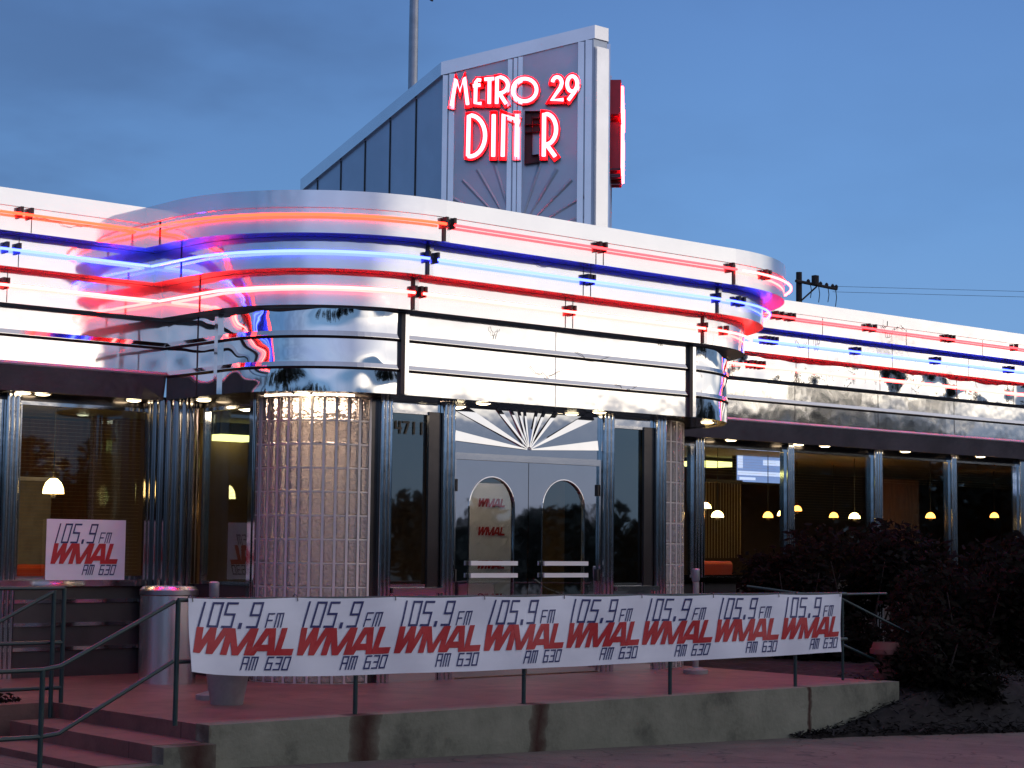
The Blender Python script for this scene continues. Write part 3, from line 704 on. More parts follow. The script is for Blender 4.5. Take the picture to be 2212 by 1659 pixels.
# ------------------------------------------------------------------ neon letters of the tower sign
def U(X): return (X-79)*.000932
def Z(Y): return 6.694-.000943*Y
def el(cx, cy, rx, ry, a0, a1, n=16): return [(cx+rx*math.cos(R(a0+(a1-a0)*i/n)), cy-ry*math.sin(R(a0+(a1-a0)*i/n))) for i in range(n+1)]
LET = {
    'M1': [[(183, 540), (228, 255), (270, 385), (318, 240), (357, 530)]],
    'E1': [[(498, 268), (462, 262), (442, 290), (440, 515), (505, 518)], [(412, 328), (492, 318)]],
    'T1': [[(535, 258), (640, 250)], [(590, 256), (590, 520)]],
    'R1': [[(670, 520), (672, 238)]+el(690, 322, 98, 88, 80, -95, 14), [(700, 412), (772, 522)]],
    'O1': [el(970, 375, 128, 122, 0, 360, 30)],
    '21': [el(1318, 300, 50, 62, 170, -10, 12)+[(1355, 350), (1262, 486), (1388, 482)]],
    '91': [el(1480, 312, 54, 82, -20, 340, 24), [(1530, 340), (1505, 400), (1440, 488)]],
    'D2': [[(368, 1085), (372, 650)]+el(385, 868, 165, 222, 85, -85, 18)+[(368, 1085)]],
    'I2': [[(640, 640), (640, 1090)]],
    'N2': [[(742, 1090), (746, 640), (892, 700)], [(892, 640), (890, 1090)]],
    'E2': [[(1095, 640), (1015, 640), (1015, 1120), (1090, 1110)], [(1015, 790), (1100, 780)], [(1090, 640), (1092, 700)]],
    'R2': [[(1182, 1090), (1182, 632)]+el(1200, 800, 112, 165, 85, -85, 16), [(1212, 965), (1305, 1092)]],
}
def ribbon_letter(strokes, fp, w_, depth):    # channel letter: red trough with side walls; fp(u,z,o)
    m = MB()
    for si, st_ in enumerate(strokes):
        pts = [Vector((U(a), Z(b))) for a, b in st_]; n = len(pts); closed = (pts[0]-pts[-1]).length < 1e-4
        offs = []
        for i, p in enumerate(pts):
            if closed: a, b = pts[i-1 if i > 0 else n-2], pts[i+1 if i < n-1 else 1]
            else: a, b = pts[max(0, i-1)], pts[min(n-1, i+1)]
            d1 = (p-a).normalized() if (p-a).length > 1e-6 else (b-p).normalized(); d2 = (b-p).normalized() if (b-p).length > 1e-6 else d1
            t_ = (d1+d2); t_ = t_.normalized() if t_.length > 1e-3 else d1
            k = 1/max(.45, t_.dot(d1)); offs.append((Vector((-t_.y, t_.x))*w_*k, t_))
        if not closed: pts[0] = pts[0]-offs[0][1]*w_; pts[-1] = pts[-1]+offs[-1][1]*w_
        e = si*.002
        for i in range(n-1):
            A0, A1 = pts[i]-offs[i][0], pts[i]+offs[i][0]; B0, B1 = pts[i+1]-offs[i+1][0], pts[i+1]+offs[i+1][0]
            base = [fp(q.x, q.y, .02+e) for q in (A0, B0, B1, A1)]; front = [fp(q.x, q.y, depth-e) for q in (A0, B0, B1, A1)]
            m.add(base+front, [(0, 1, 2, 3), (0, 1, 5, 4), (2, 3, 7, 6)])
            if i == 0 and not closed: m.add(base+front, [(3, 0, 4, 7)])
            if i == n-2 and not closed: m.add(base+front, [(1, 2, 6, 5)])
    return m
def tower_sign(org, dv, nrm, label, off=0.0):
    E_ = empty('neon_sign', (org.x+dv.x*.75+nrm.x*.02, org.y+dv.y*.75+nrm.y*.02, 5.6), label, 'neon sign')
    def fp(u, z, o): return (org.x+dv.x*u+nrm.x*(o+off), org.y+dv.y*u+nrm.y*(o+off), z)
    for k, st_ in LET.items():
        dead = k == 'E2'
        l = ribbon_letter(st_, fp, .034 if k[1] == '1' else .038, 0.085+off*3.2).build('channel_letter', M['letter_dead' if dead else 'letter'], E_, fix=False)
        if dead: l['label'] = 'unlit dark red letter E'; continue
        t_ = MB()
        for s_ in st_: t_.tube([fp(U(a), Z(b), .092+off*3.2) for a, b in s_], .0185 if k[1] == '1' else .0205, 8)
        t_.build('neon_tube', M['n_sign'], l, smooth=True)
    return E_
tower_sign(A, DV, Vector((-1, -1))/2**.5, 'glowing red neon letter sign facing the camera on the tower, one letter unlit')
tower_sign(Vector((PW[1], -0.8)), DV2, Vector((1, -1))/2**.5, 'red neon letter sign seen edge-on along the right side of the tower', .014)

# ------------------------------------------------------------------ neon runs on the fascia
RUNS = {'top': (.635, 4.695, 'red', dict(LW='n_red', LC='n_red', F='n_dim', RC='n_white', RW='n_dim')),
        'middle': (.40, 4.405, 'blue', dict(LW='n_blue', LC='n_blue', F='n_blue', RC='n_blue', RW='n_blue')),
        'lower': (.19, 4.110, 'hot red', dict(LW='n_white', LC='n_white', F='n_white', RC='n_white', RW='n_white'))}
WHERE = dict(LW='along the left wing', LC='around the left canopy corner', F='along the straight canopy front', RC='around the right canopy corner', RW='along the right wing')
JOINTS = {'top': dict(LW=(36, 58), LC=(955,), F=(972, 1288, 1300, 1575), RC=(1600, 1612), RW=(1672, 1684, 1701, 1709, 1870, 1884, 2038, 2046, 2053, 2188)),
          'middle': dict(LW=(8, 34), LC=(918,), F=(937, 1262, 1268, 1275, 1546), RC=(1562, 1572), RW=(1648, 1656, 1664, 1672, 1842, 1850, 2014, 2022, 2172, 2180)),
          'lower': dict(LW=(4, 12), LC=(890,), F=(903, 912, 1226, 1234, 1518), RC=(1530,), RW=(1618, 1626, 1636, 1644))}
def inset(path, a, b):
    path = [Vector(p) for p in path]
    path[0] = path[0]+(path[1]-path[0]).normalized()*a; path[-1] = path[-1]+(path[-2]-path[-1]).normalized()*b
    return path
for tier, (e, z, colr, mats) in RUNS.items():
    pl = plan(e+.075)
    for sec, mk in mats.items():
        pth = pl[sec]
        # the corner run starts at the inner corner where the wing run ends
        pth = inset(pth, 0.0 if sec in ('LC',) else .05, {'LW': .02, 'LC': .05, 'F': .05, 'RC': .15, 'RW': 0}[sec])
        if sec == 'RW': pth = inset(pth, .25, 0)
        c0 = pth[len(pth)//2]
        E_ = empty('neon_light', (c0.x, c0.y, z), f'{colr} neon tube on the {tier} steel band {WHERE[sec]}', 'neon light', f'neon tubes on the {tier} band')
        MB().tube([(p.x, p.y, z) for p in pth], 0.0130, 8).build('tube', M[mk], E_, smooth=True)
        yy = (YW if sec in ('LW', 'RW') else YB)-e
        for px in JOINTS[tier][sec]:
            if sec == 'RC':
                a = R(270+ (8 if px < 1590 else 12)+ (px % 7)); q = Vector((1.97+(RR+e)*math.cos(a), YB+RR+(RR+e)*math.sin(a), 0))
            else: q = at(px, 600, yy)
            MB().box(q.x-.014, q.x+.014, q.y-.070, q.y-.012, z+.016, z+.070).box(q.x-.008, q.x+.008, q.y-.06, q.y+.002, z-.03, z+.02).build('electrode_housing', M['darkmetal'], E_)

# ------------------------------------------------------------------ recessed lights in the soffits
DL = [(50, 856, 'in the left wing soffit nearest the picture edge'), (92, 851, 'in the left wing soffit, second from the picture edge'), (289, 874, 'in the left wing soffit above the right end of the lamp window'),
      (440, 864, 'under the canopy beside the fluted corner column'), (521, 866, 'under the canopy above the narrow side window'), (653, 850, 'under the canopy rim above the left glass blocks, outer one'),
      (679, 861, 'under the canopy close above the left glass blocks, inner one'), (1044, 871, 'under the canopy above the left door'), (1295, 890, 'under the canopy above the right door jamb'),
      (1528, 912, 'under the right rounded corner of the canopy'), (1579, 947, 'in the right wing soffit, first beside the canopy'), (1725, 962, 'in the right wing soffit close to the glass above the television window'),
      (1782, 958, 'in the right wing soffit at the valance edge near the second window'), (1956, 971, 'in the right wing soffit above the brown partition'), (2118, 979, 'in the right wing soffit, farthest right')]
for px, py, wh in DL:
    p = atz(px, py, 3.185); zz = 3.19
    if px < 300: p.y = max(2.03, min(2.16, p.y)); p.x = at(px, py, p.y).x
    if px > 1570: p.y = 2.05+.05*(px % 2); p.x = at(px, py, p.y).x; 
    E_ = empty('recessed_light', (p.x, p.y, zz), 'round lit downlight '+wh, 'downlight', 'downlights in the soffits')
    MB().lathe([(.074, -.002), (.088, -.012), (.100, -.002)], (p.x, p.y, zz), 20).build('trim_ring', M['chrome'], E_, smooth=True)
    MB().lathe([(.0, -.022), (.045, -.020), (.070, -.010), (.076, -.001)], (p.x, p.y, zz), 20).build('lens', M['down'], E_)

# ------------------------------------------------------------------ lettering
SEG = {'1': [[(.32, 0), (.32, 1)]], '0': [[(0, 0), (0, 1), (.55, 1), (.55, 0), (0, 0)]], '5': [[(.55, 1), (0, 1), (0, .53), (.55, .53), (.55, 0), (0, 0)]],
       '9': [[(0, 0), (.55, 0), (.55, 1), (0, 1), (0, .5), (.55, .5)]], '3': [[(0, 1), (.55, 1), (.55, 0), (0, 0)], [(.1, .5), (.55, .5)]], '6': [[(.5, 1), (0, 1), (0, 0), (.55, 0), (.55, .52), (0, .52)]],
       '.': [[(.2, .0), (.2, .10)]], 'F': [[(0, 0), (0, 1), (.55, 1)], [(0, .5), (.45, .5)]], 'M': [[(0, 0), (0, 1), (.62, 1), (.62, 0)], [(.31, 1), (.31, 0)]],
       'A': [[(0, 0), (0, 1), (.55, 1), (.55, 0)], [(0, .48), (.55, .48)]], '4': [[(0, 1), (0, .42), (.55, .42)], [(.45, 1), (.45, 0)]], '7': [[(0, 1), (.55, 1), (.2, 0)]], ' ': []}
def seg_text(txt, x, y, h, wid, slant, th, fn, m, sp=.30):   # y: baseline up; fn(x, y, lift) -> 3D
    adv = [(.35 if c == '.' else .5 if c == ' ' else .55)+sp for c in txt]; tot = sum(adv)-sp; sx = wid/tot
    cx_ = 0; k = 0
    for c, ad in zip(txt, adv):
        for s_ in SEG[c]:
            for (a, b), (c2, d2) in zip(s_, s_[1:]):
                tq = th*(1.6 if c == '.' else 1)
                p, q = Vector(((cx_+a)*sx, b*h)), Vector(((cx_+c2)*sx, d2*h)); dd = (q-p).normalized(); nn = Vector((-dd.y, dd.x))*tq/2; p -= dd*tq/2; q += dd*tq/2
                k += 1; st_n = 3
                for i in range(st_n):
                    a0, a1 = p.lerp(q, i/st_n), p.lerp(q, (i+1)/st_n)
                    quad = [a0-nn, a1-nn, a1+nn, a0+nn]
                    m.add([fn(x+v.x+slant*v.y, y+v.y, .004+.0003*(k % 6)) for v in quad], [(0, 1, 2, 3)])
        cx_ += ad
    return m
HV = {'W': (1.50, [((.14, 1), (.30, 0)), ((.74, 1), (.30, 0)), ((.74, 1), (.88, 0)), ((1.34, 1), (.88, 0))], .31),
      'M': (1.46, [((.14, 0), (.14, 1)), ((.20, 1), (.70, 0)), ((1.20, 1), (.70, 0)), ((1.28, 0), (1.28, 1))], .31),
      'A': (1.26, [((.12, 0), (.56, 1)), ((1.06, 0), (.72, 1))], .33), 'L': (.96, [((.16, 0), (.16, 1))], .29)}
def heavy_text(txt, x, y, h, wid, slant, fn, m):
    tot = sum(HV[c][0] for c in txt)-.1*(len(txt)-1); sx = wid/tot; cx_ = 0; k = 0
    for c in txt:
        W_, sts, t_ = HV[c]
        bars = [((a[0]-t_/2, a[1]), (a[0]+t_/2, a[1]), (b[0]+t_/2, b[1]), (b[0]-t_/2, b[1])) for a, b in sts]
        if c == 'A': bars.append(((.25, .16), (.95, .16), (.88, .40), (.35, .40)))
        if c == 'L': bars.append(((.1, 0), (.92, 0), (.92, .24), (.1, .24)))
        for q in bars:
            k += 1
            for i in range(3):
                f0, f1 = i/3, (i+1)/3
                def L(f, s): a, b = (q[0], q[3]) if s == 0 else (q[1], q[2]); return (a[0]+(b[0]-a[0])*f, a[1]+(b[1]-a[1])*f)
                pts = [L(f0, 0), L(f0, 1), L(f1, 1), L(f1, 0)]
                m.add([fn(x+(cx_+a)*sx+slant*b*h, y+b*h, .004+.0003*(k % 8)) for a, b in pts], [(0, 1, 2, 3)])
        cx_ += W_-.1
    return m
def logo(x, y, s, fn, parent, wmal=True):        # block .86 x .49 with its lower left at x, y
    seg_text('105.9', x-.002*s, y+.309*s, .172*s, .515*s, .32, .0165*s, fn, m1 := MB()); m1.build('frequency_lettering', M['ink_blue'], parent, fix=False); m1 = MB(); seg_text('FM', x+.585*s, y+.309*s, .094*s, .125*s, .32, .011*s, fn, m1)
    m1.build('waveband_lettering', M['ink_blue'], parent, fix=False)
    heavy_text('WMAL', x-.040*s, y+.104*s, .196*s, .865*s, .36, fn, m2 := MB()); m2.build('station_lettering', M['ink_red'], parent, fix=False)
    seg_text('AM 630', x+.385*s, y+.003*s, .088*s, .40*s, .32, .0115*s, fn, m3 := MB()); m3.build('frequency_lettering', M['ink_blue'], parent, fix=False)

# ------------------------------------------------------------------ the long banner on the railing
BX0, BX1 = -5.44, 1.82
def btop(x): return 1.398-.0042*(x-BX0)-.009*abs(math.sin((x-BX0)/7.26*math.pi*8))**.8
def bbot(x): return .812+.075*math.exp(-(x-BX0)/.45)-.02*math.sin((x-BX0)/7.26*math.pi)+.002*math.sin(x*5)
def bsurf(x, v, lift=0):                          # v 0 bottom .. 1 top
    z = bbot(x)+(btop(x)-bbot(x))*v
    y = YF-.080-.014*math.sin(x*1.9+v*1.2)*(1-.6*v)-.007*math.sin(x*5.3+v*2.5)-.009*math.sin(x*3.1-v*4.5)*math.sin(x*.9+.4)-.004*math.sin(x*11+v*5)-.035*(1-v)*math.exp(-(x-BX0)/.6)*(v < 2)
    return (x, y-lift, z)
bm_ = MB(); nx, nv = 110, 10
for lift in (0, -.004):
    o = len(bm_.v)
    for i in range(nx+1):
        for j in range(nv+1): bm_.v.append(bsurf(BX0+(BX1-BX0)*i/nx, j/nv, lift))
    for i in range(nx):
        for j in range(nv):
            a = o+i*(nv+1)+j; bm_.f.append(([a, a+nv+1, a+nv+2, a+1], 0))
BN = bm_.build('banner', M['banner'], smooth=True, fix=False)
tag(BN, 'long white vinyl banner with eight red and navy radio logos tied to the railing', 'banner')
pitch = (BX1-BX0-.02)/8
def bfn(x, y, lift): return bsurf(x, (y+.045)/.572, lift)
for k in range(8): logo(BX0+.035+pitch*k, 0.0, 1.03, bfn, BN)
for k in range(9):                                 # cords tying the banner to the rail
    x = BX0+.03+(BX1-BX0-.06)*k/8; z = btop(x); y0 = bsurf(x, 1)[1]
    m = MB(); m.tube([(x, y0-.008, z-.025), (x-.004, y0-.010, z+.004), (x, YF-.055, z+.020), (x+.004, YF-.03, z+.022), (x, YF-.012, z+.005), (x, YF-.03, z-.02), (x, y0+.004, z-.028)], .0035, 5)
    m.build('tie_cord', M['wire'], BN)
# window poster
q0, q1 = at(97, 1253, YG-.03), at(272, 1124, YG-.03)
pw, ph = q1.x-q0.x, q1.z-q0.z
ps = MB(); ps.box(q0.x, q1.x, YG-.032, YG-.026, q0.z, q1.z)
PS = ps.build('poster_sign', M['banner']); tag(PS, 'square white radio poster in the lamp-lit left window', 'sign')
sc_ = pw/.94
logo(q0.x+.05*pw, 0.0, sc_, lambda x, y, l: (q0.x+.07*pw+(x-q0.x-.05*pw)*.94, YG-.032-l, q0.z+ph*(.085+y/(.481*sc_)*.83)), PS)
# house number on the sidelight
p = at(858, 934, 0.0); hn = MB()
seg_text('4711', p.x, p.z, .105, .34, .0, .020, lambda x, y, l: (x, .022-l, y), hn)
hn.build('house_number', M['gold'], B, fix=False)

# ------------------------------------------------------------------ railings
def railing(label, posts, rails, r=.018):
    c = posts[0][0]
    E_ = empty('handrail', c, label, 'railing')
    for a, b in posts: MB().tube([a, b], r, 10).build('post', M['rail'], E_, smooth=True)
    for pts in rails: MB().tube(pts, r*.9, 10).build('rail', M['rail'], E_, smooth=True)
    return E_
PX = [-5.50, -3.93, -2.22, -.50, 1.19]
zr = 1.385
railing('teal pipe railing along the deck wall behind the white banner', [((x, YF-.03, DZ+.002), (x, YF-.03, zr)) for x in PX],
        [[(-5.5, YF-.03, zr), (1.95, YF-.03, zr-.02)], [(-5.5, YF-.03, .95), (1.95, YF-.03, .93)]])
railing('teal sloping handrail down the near side of the red steps', [((-6.53, YF-.03, gz(-6.5)), (-6.53, YF-.03, .93))],
        [[(-5.53, YF-.03, zr-.01), (-6.40, YF-.03, .95), (-6.53, YF-.03, .93), (-7.6, YF-.03, .92)], [(-5.53, YF-.03, .955), (-6.40, YF-.03, .50), (-6.53, YF-.03, .485), (-7.6, YF-.03, .48)]])
railing('teal railing at the back of the red steps below the left window', [((-5.26, -.36, DZ), (-5.26, -.36, 1.415)), ((-5.37, -.40, DZ-.11), (-5.37, -.40, 1.40)), ((-6.2, -.4, .20), (-6.2, -.4, .95))],
        [[(-5.26, -.36, 1.415), (-8.5, -.36, 1.415)], [(-5.26, -.36, .98), (-8.5, -.36, .98)], [(-5.26, -.36, .62), (-8.5, -.36, .62)], [(-5.37, -.40, 1.39), (-6.2, -.4, .97), (-7.2, -.4, .95)]])
railing('thin teal handrail descending beside the dark shrubs right of the banner', [((2.30, -2.2, DZ), (2.30, -2.2, 1.30)), ((3.4, -2.2, .10), (3.4, -2.2, .95))],
        [[(1.55, -1.6, 1.42), (2.30, -2.2, 1.30), (3.4, -2.2, .93), (3.6, -2.2, .92)], [(1.95, YF+.0, 1.36), (3.0, YF+.3, 1.35)], [(2.3, -2.2, .85), (3.4, -2.2, .50)]], r=.014)

# ------------------------------------------------------------------ small things on the deck
c = (-3.46, 1.05)
b = MB(); b.lathe([(.0, 0), (.262, 0), (.262, .86), (.24, .885), (.24, .80), (0, .80)], (c[0], c[1], DZ), 40)
BI = b.build('litter_bin', M['steel'], smooth=True); tag(BI, 'round stainless steel litter bin standing left of the banner', 'bin')
MB().lathe([(.262, .80), (.270, .81), (.270, .85), (.262, .86)], (c[0], c[1], DZ), 40).build('rim', M['dull'], BI, smooth=True)
p = atz(490, 1521, DZ)
fpot = empty('flower_pot', (p.x, p.y, DZ), 'pale tapered flower pot on the red deck below the banner', 'flower pot')
MB().lathe([(0, 0), (.13, 0), (.19, .34), (.205, .34), (.205, .40), (.175, .40), (.17, .36), (0, .36)], (p.x, p.y, DZ), 28).build('pot', M['pot'], fpot, smooth=True)
def leafball(m, c, r, n, size, seed, zs=1.0):
    rg = random.Random(seed)
    for _ in range(n):
        while True:
            v = Vector((rg.uniform(-1, 1), rg.uniform(-1, 1), rg.uniform(-1, 1)))
            if .25 < v.length < 1: break
        v = v*(0.72+.38*rg.random())
        p_ = Vector((c[0]+v.x*r[0], c[1]+v.y*r[1], c[2]+v.z*r[2]))
        a = Vector((rg.gauss(0, 1), rg.gauss(0, 1), rg.gauss(0, 1))).normalized()*size*rg.uniform(.5, 1.2); b_ = a.orthogonal().normalized()*size*.4
        m.add([p_-a, p_+b_, p_+a, p_-b_], [(0, 1, 2, 3)])
    return m
leafball(MB(), (p.x, p.y, DZ+.50), (.2, .2, .16), 260, .045, 3).build('foliage', M['leaf2'], fpot, fix=False)
for px, py, wh in ((463, 1256, 'left of the glass block corner'), (1503, 1228, 'right of the glass block corner beside the shrubs')):
    q = at(px, py, -0.75)
    E_ = empty('ash_post', (q.x, q.y, DZ), 'slim pale grey smoking post '+wh, 'ash post', 'ash posts by the entrance')
    MB().lathe([(0, 0), (.13, 0), (.13, .04), (.032, .07), (.032, q.z-DZ-.14)], (q.x, q.y, DZ), 20).build('stem', M['pot'], E_, smooth=True)
    MB().lathe([(.032, q.z-DZ-.14), (.042, q.z-DZ-.12), (.042, q.z-DZ-.01), (.03, q.z-DZ), (0, q.z-DZ)], (q.x, q.y, DZ), 20).build('head', M['pole'], E_, smooth=True)
q = at(1900, 1402, -2.25)
ur = empty('planter_urn', (q.x+.1, q.y, DZ), 'reddish footed planter urn at the right end of the deck', 'planter')
MB().lathe([(0, 0), (.12, 0), (.12, .05), (.055, .10), (.06, .16), (.115, .28), (.125, .36), (.16, q.z-DZ-.05), (.16, q.z-DZ), (.13, q.z-DZ), (.12, q.z-DZ-.06), (0, q.z-DZ-.06)], (q.x+.1, q.y, DZ), 28).build('urn', M['pinkpot'], ur, smooth=True)

# ------------------------------------------------------------------ shrubs
def shrub(name, label, c, r, n, size, mk, seed, stems=7):
    E_ = empty(name, (c[0], c[1], gz(c[0])), label, 'shrub', 'dark shrubs beside the deck')
    m = MB(); rg = random.Random(seed)
    for k in range(16):
        a = rg.uniform(0, 6.28); rr = rg.uniform(.15, .72); hh = rg.uniform(-.5, .62)
        cc = (c[0]+r[0]*rr*math.cos(a), c[1]+r[1]*rr*math.sin(a), c[2]+r[2]*hh)
        s_ = rg.uniform(.30, .52)
        leafball(m, cc, (r[0]*s_, r[1]*s_, r[2]*s_), n//16, size, seed*50+k)
    m.build('foliage', M[mk], E_, fix=False)
    m = MB()
    for k in range(stems):
        a = 6.28*k/stems; b0 = Vector((c[0]+.08*math.cos(a), c[1]+.08*math.sin(a), gz(c[0]))); tp = Vector((c[0]+r[0]*.6*math.cos(a), c[1]+r[1]*.6*math.sin(a), c[2]+r[2]*.5))
        m.tube([b0, b0.lerp(tp, .5)+Vector((0, 0, .12)), tp], [.022, .014, .006], 6)
    m.build('stem', M['bark'], E_)
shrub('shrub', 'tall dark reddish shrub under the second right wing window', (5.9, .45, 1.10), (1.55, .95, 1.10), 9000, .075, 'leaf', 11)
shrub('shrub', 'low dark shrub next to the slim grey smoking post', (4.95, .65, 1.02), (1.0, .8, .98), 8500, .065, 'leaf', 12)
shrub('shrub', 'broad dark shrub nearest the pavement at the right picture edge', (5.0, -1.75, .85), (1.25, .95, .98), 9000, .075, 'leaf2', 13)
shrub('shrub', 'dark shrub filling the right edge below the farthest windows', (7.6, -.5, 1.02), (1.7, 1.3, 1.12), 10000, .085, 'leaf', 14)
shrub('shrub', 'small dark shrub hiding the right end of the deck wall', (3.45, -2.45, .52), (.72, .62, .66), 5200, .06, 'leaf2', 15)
shrub('shrub', 'low dark planting beside the red steps at left', (-5.75, -.05, .42), (.42, .22, .20), 900, .04, 'leaf2', 16, 4)

# ------------------------------------------------------------------ things inside
def pendant(p, label, mk='lamp', r=.13, h=.16):
    E_ = empty('pendant_lamp', (p.x, p.y, p.z), label, 'lamp', 'pendant lamps over the booths')
    MB().lathe([(.02, h), (r*.35, h*.97), (r*.72, h*.72), (r*.94, h*.35), (r, 0), (r*.8, -.0), (0, .02)], p, 20).build('shade', M[mk], E_, smooth=True)
    MB().tube([(p.x, p.y, p.z+h), (p.x, p.y, 3.16)], .006, 6).build('cord', M['wire'], E_)
    MB().lathe([(0, -.05), (.022, -.045), (.026, -.02), (.022, .0)], p, 12).build('finial', M['darkmetal'], E_, smooth=True)
pendant(at(115, 1066, 2.95), 'bright white domed pendant lamp in the left window above the poster', 'lamp', .105, .15)
for px, py, Y, mk, wh in ((1550, 1117, 3.1, 'lamp', 'first bright lamp right of the glass block corner'), (1524, 1098, 4.6, 'lamp', 'lamp half hidden at the first right wing pilaster'), (1659, 1118, 4.0, 'lamp_dim', 'small amber lamp below the television'), (1692, 1114, 3.4, 'lamp', 'white lamp just left of the second right wing pilaster'),
                          (1722, 1104, 5.0, 'lamp_dim', 'orange lamp just right of the second right wing pilaster'), (1801, 1118, 5.2, 'lamp_dim', 'small pale lamp in the middle of the second window'), (1846, 1120, 3.6, 'lamp', 'bright round lamp before the third pilaster'),
                          (2010, 1119, 3.2, 'lamp_dim', 'orange domed lamp right of the brown partition'), (1888, 1108, 4.5, 'lamp_dim', 'faint orange lamp behind the third right wing pilaster'), (2148, 1118, 4.5, 'lamp_dim', 'faint lamp near the right picture edge')):
    pendant(at(px, py, Y), wh, mk, .085 if mk == 'lamp' else .075, .085)
a, b = at(1592, 1040, 4.4), at(1686, 978, 4.4)
TV = empty('television', (a.x, 4.4, a.z), 'blue lit television hanging behind the first right wing window', 'television')
MB().box(a.x-.03, b.x+.03, 4.405, 4.47, a.z-.03, b.z+.03).build('casing', M['black'], TV)
sc1 = MB().box(a.x, b.x, 4.398, 4.404, a.z, b.z).build('screen', M['screen'], TV)
m = MB(); m.box(a.x+.01, b.x-.01, 4.392, 4.397, a.z+.10, a.z+.16); m.box(a.x+.05, a.x+.4, 4.392, 4.397, a.z+.03, a.z+.07); m.box(a.x+.01, a.x+.12, 4.392, 4.397, a.z+.2, b.z-.03); m.box(b.x-.4, b.x-.02, 4.392, 4.397, a.z+.26, a.z+.34)
m.build('screen_graphic', M['screen2'], sc1)
MB().box((a.x+b.x)/2-.03, (a.x+b.x)/2+.03, 4.42, 4.45, b.z+.03, 3.16).build('bracket', M['darkmetal'], TV)
for px0, px1, py, Y, wh in ((1522, 1590, 1000, 5.0, 'left of the television'), (1322, 1394, 1002, 3.3, 'in the right sidelight'), (478, 545, 944, 4.0, 'behind the narrow side window'), (850, 915, 905, 3.0, 'behind the house number')):
    p0, p1 = at(px0, py, Y), at(px1, py, Y)
    E_ = empty('ceiling_light', ((p0.x+p1.x)/2, Y, p0.z), 'yellow green fluorescent light panel '+wh, 'ceiling light', 'fluorescent panels inside')
    MB().box(p0.x, p1.x, Y, Y+.5, p0.z-.035, p0.z+.035).build('diffuser', M['fluo'], E_)
    MB().box(p0.x, p1.x, Y+.02, Y+.48, p0.z+.036, 3.158).build('housing', M['darkmetal'], E_)
def booth(px, Y, label, z=1.62):
    p = at(px, 1200, Y)
    E_ = empty('booth_bench', (p.x, Y, DZ), label, 'bench', 'booth benches inside')
    m = MB(); m.box(p.x-.30, p.x+.30, Y-.06, Y+.06, DZ+.4, z-.06); m.tube([(p.x-.30, Y, z-.06), (p.x+.30, Y, z-.06)], .06, 12); m.build('backrest', M['seat'], E_)
    MB().box(p.x-.30, p.x+.30, Y-.5, Y-.06, DZ+.32, DZ+.46).build('seat', M['seat'], E_); MB().box(p.x-.28, p.x+.28, Y-.45, Y+.05, DZ, DZ+.32).build('base', M['darkmetal'], E_)
booth(1543, 3.2, 'orange red booth bench behind the first right wing window')
booth(62, 3.6, 'dark orange booth bench inside the left window behind the poster', 1.55)
p0, p1 = at(30, 1120, 4.4), at(112, 1032, 4.4)
SC = empty('service_counter', ((p0.x+p1.x)/2, 4.4, DZ), 'pale lit service counter at the left edge of the left window', 'counter')
MB().box(p0.x, p1.x, 4.4, 4.85, DZ, p1.z-.04).build('front', M['pot'], SC); MB().box(p0.x-.04, p1.x+.04, 4.36, 4.88, p1.z-.04, p1.z).build('counter_top', M['banner'], SC)
p0, p1 = at(1522, 1205, 3.9), at(1602, 1045, 3.9)
VB = empty('vertical_blind', ((p0.x+p1.x)/2, 3.9, p0.z), 'pale vertical blind hanging inside the first right wing window', 'blind')
m = MB()
for k in range(13):
    x = p0.x+(p1.x-p0.x)*(k+.5)/13; m.obox((x, 3.9, (p0.z+p1.z)/2), (.8, .6), (-.6, .8), .030, .002, (p1.z-p0.z)/2)
m.build('slat', M['blind'], VB); MB().box(p0.x, p1.x, 3.88, 3.92, p1.z, p1.z+.05).build('head_rail', M['darkmetal'], VB)
# stand-up advert just inside the left door
sx = at(1062, 1100, .9).x
SA = empty('roll_up_banner', (sx, .9, DZ), 'tall pale roll-up banner with repeated red lettering behind the left door', 'banner')
MB().box(sx-.30, sx+.30, .9, .905, DZ+.08, 2.45).build('sheet', M['banner'], SA); MB().box(sx-.33, sx+.33, .82, .98, DZ, DZ+.08).build('base', M['darkmetal'], SA)
m = MB()
for z in (.85, 1.2, 1.55, 1.9, 2.2): heavy_text('WMAL', sx-.2, z, .09, .38, .26, lambda x, y, l: (x, .899-l, y), m)
m.build('station_lettering', M['ink_red'], SA, fix=False)

# ------------------------------------------------------------------ poles
p = at(893, 100, 4.2)
FPo = empty('flagpole', (p.x, p.y, 4.84), 'tall grey metal flagpole rising behind the sloping tower roof', 'flagpole')
MB().tube([(p.x, p.y, 4.84), (p.x, p.y, 8.2), (p.x, p.y, 11.5)], [.064, .06, .045], 16).build('pole', M['pole'], FPo, smooth=True)
MB().lathe([(0, 11.46), (.07, 11.5), (.09, 11.57), (.05, 11.65), (0, 11.66)], (p.x, p.y, 0), 14).build('finial', M['pole'], FPo, smooth=True)
zt = at(924, 6, 4.2).z; dx_ = at(924, 6, 4.2).x-p.x
m = MB(); fl = []
for i in range(9):
    for j in range(9): fl.append((p.x+.06+dx_*1.3*(i/8), p.y+.05*math.sin(i*.9), zt+(.0 if 3 < i < 8 else .12)+abs(i-5.4)*.03+j*.25))
m.add(fl, [(i*9+j, i*9+9+j, i*9+10+j, i*9+j+1) for i in range(8) for j in range(8)]); m.build('flag', M['flag'], FPo, fix=False)
p = at(1726, 640, 55.0)
UPo = empty('utility_pole', (p.x, 55, 0), 'dark wooden utility pole with crossarm and wires beyond the right wing', 'utility pole')
zt = at(1726, 588, 55.0).z; zc = at(1726, 612, 55).z; k = 55/14.*.0+1
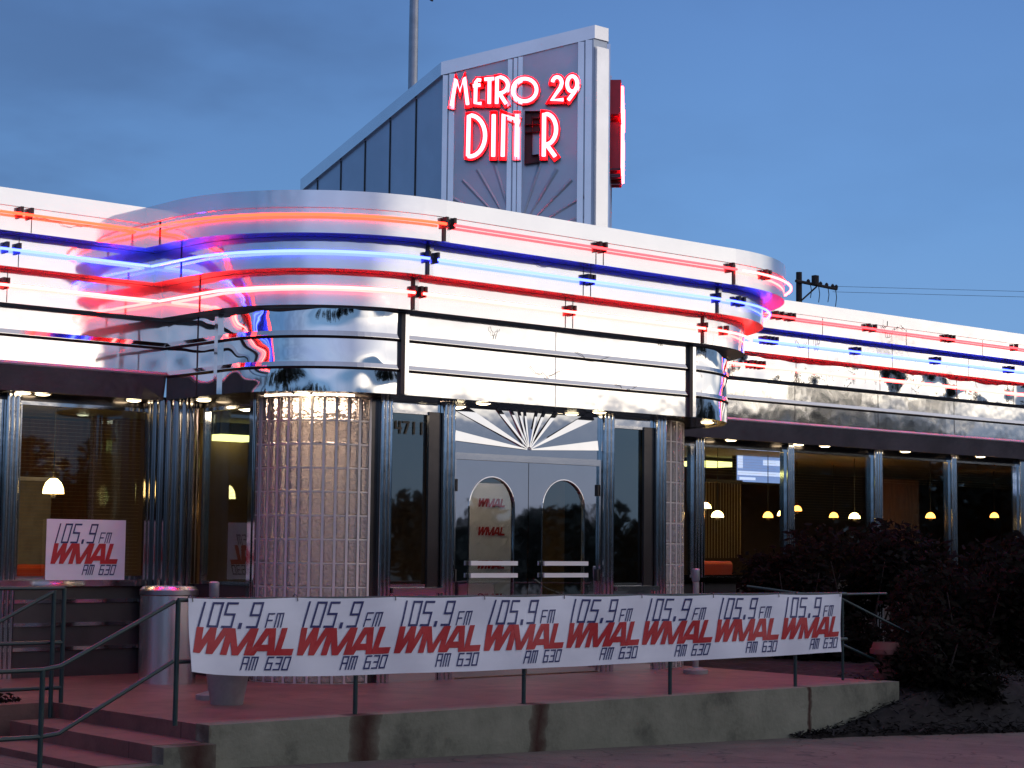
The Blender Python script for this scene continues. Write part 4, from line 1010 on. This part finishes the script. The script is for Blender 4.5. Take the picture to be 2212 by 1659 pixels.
MB().tube([(p.x, 55, -.2), (p.x, 55, zt)], [.22, .17], 12).build('pole', M['timber'], UPo, smooth=True)
xa = at(1712, 605, 55.0); xb = at(1800, 618, 55.0)
MB().tube([(xa.x, 54.75, zc+.06), (xb.x, 54.75, zc-.05)], .09, 6).build('crossarm', M['timber'], UPo)
m = MB()
for f in (.3, .45, .6, .75, .9, .99): m.lathe([(0, 0), (.09, .02), (.11, .14), (.06, .22), (0, .26)], (xa.x+(xb.x-xa.x)*f, 54.75, zc+.06-.1*f), 8)
m.build('insulator', M['timber'], UPo)
m = MB(); m.lathe([(0, 0), (.22, 0), (.22, .55), (0, .6)], (xa.x+(xb.x-xa.x)*.42, 54.6, zc-.05), 10); m.tube([(p.x, 54.8, zc-1.0), (xa.x+(xb.x-xa.x)*.5, 54.75, zc-.1)], .05, 6)
for f, l in ((.55, 1.0), (.78, .9), (.97, 1.1), (.35, .8)): m.tube([(xa.x+(xb.x-xa.x)*f, 54.75, zc), (xa.x+(xb.x-xa.x)*f+.1, 54.75, zc-l*.5), (xa.x+(xb.x-xa.x)*f, 54.75, zc-l)], .025, 5)
m.build('transformer', M['timber'], UPo)
m = MB()
for dz, f in ((.1, .98), (-.25, .9)):
    x0_ = xa.x+(xb.x-xa.x)*f
    pts = [(x0_+30*t_, 54.75-25.2*t_, zc+dz-.35*math.sin(math.pi*t_*.5)) for t_ in [i/12 for i in range(13)]]; m.tube(pts, .011, 5)
m.build('wire', M['wire'], UPo)

# ------------------------------------------------------------------ the tree line across the street, seen in the steel and glass
tl = MB(); rg = random.Random(5)
def far_tree(x, y, h):
    r_ = h*rg.uniform(.32, .45)
    tl.tube([(x, y, -.3), (x+rg.uniform(-.2, .2), y, h*.6)], [.16, .06], 6)
    for k in range(9):
        a = rg.uniform(0, 6.28); q = rg.uniform(0, .65)
        leafball(tl, (x+r_*q*math.cos(a), y+r_*q*math.sin(a), h*rg.uniform(.15, .80)), (r_*.55, r_*.55, h*.2), 70, .30, rg.randrange(9999))
for k in range(90):
    ph = -38+115*k/89+rg.uniform(-1, 1); dist = rg.uniform(42, 52)
    h = rg.uniform(5.0, 6.4) if ph < 29 else rg.uniform(2.9, 4.2) if ph < 46 else rg.uniform(5.2, 7.4)
    far_tree(4+dist*math.sin(R(ph)), -dist*math.cos(R(ph)), h)
for ph, h in ((49.5, 8.0), (51.5, 9.2), (54.5, 10.2), (55.5, 9.0), (59, 8.6), (26, 6.8)): far_tree(4+44*math.sin(R(ph)), -44*math.cos(R(ph)), h)
for k in range(80):
    ph = 82+220*k/79; far_tree(3+62*math.sin(R(ph)), 3-62*math.cos(R(ph)), rg.uniform(6, 8))
for k in range(34):
    ph = -100+75*k/33; dist = rg.uniform(38, 48); far_tree(dist*math.sin(R(ph))-8, -14-dist*math.cos(R(ph)), rg.uniform(4.5, 7))
tag(tl.build('tree_line', M['tree'], fix=False), kind='stuff', label='dark wood across the street mirrored in the steel', cat='trees')

# ------------------------------------------------------------------ render settings that belong to the scene
S.render.engine = 'CYCLES'
S.cycles.max_bounces = 8; S.cycles.glossy_bounces = 5; S.cycles.transmission_bounces = 6; S.cycles.transparent_max_bounces = 12
S.cycles.sample_clamp_indirect = 6; S.cycles.caustics_reflective = False; S.cycles.caustics_refractive = False
S.cycles.use_denoising = True
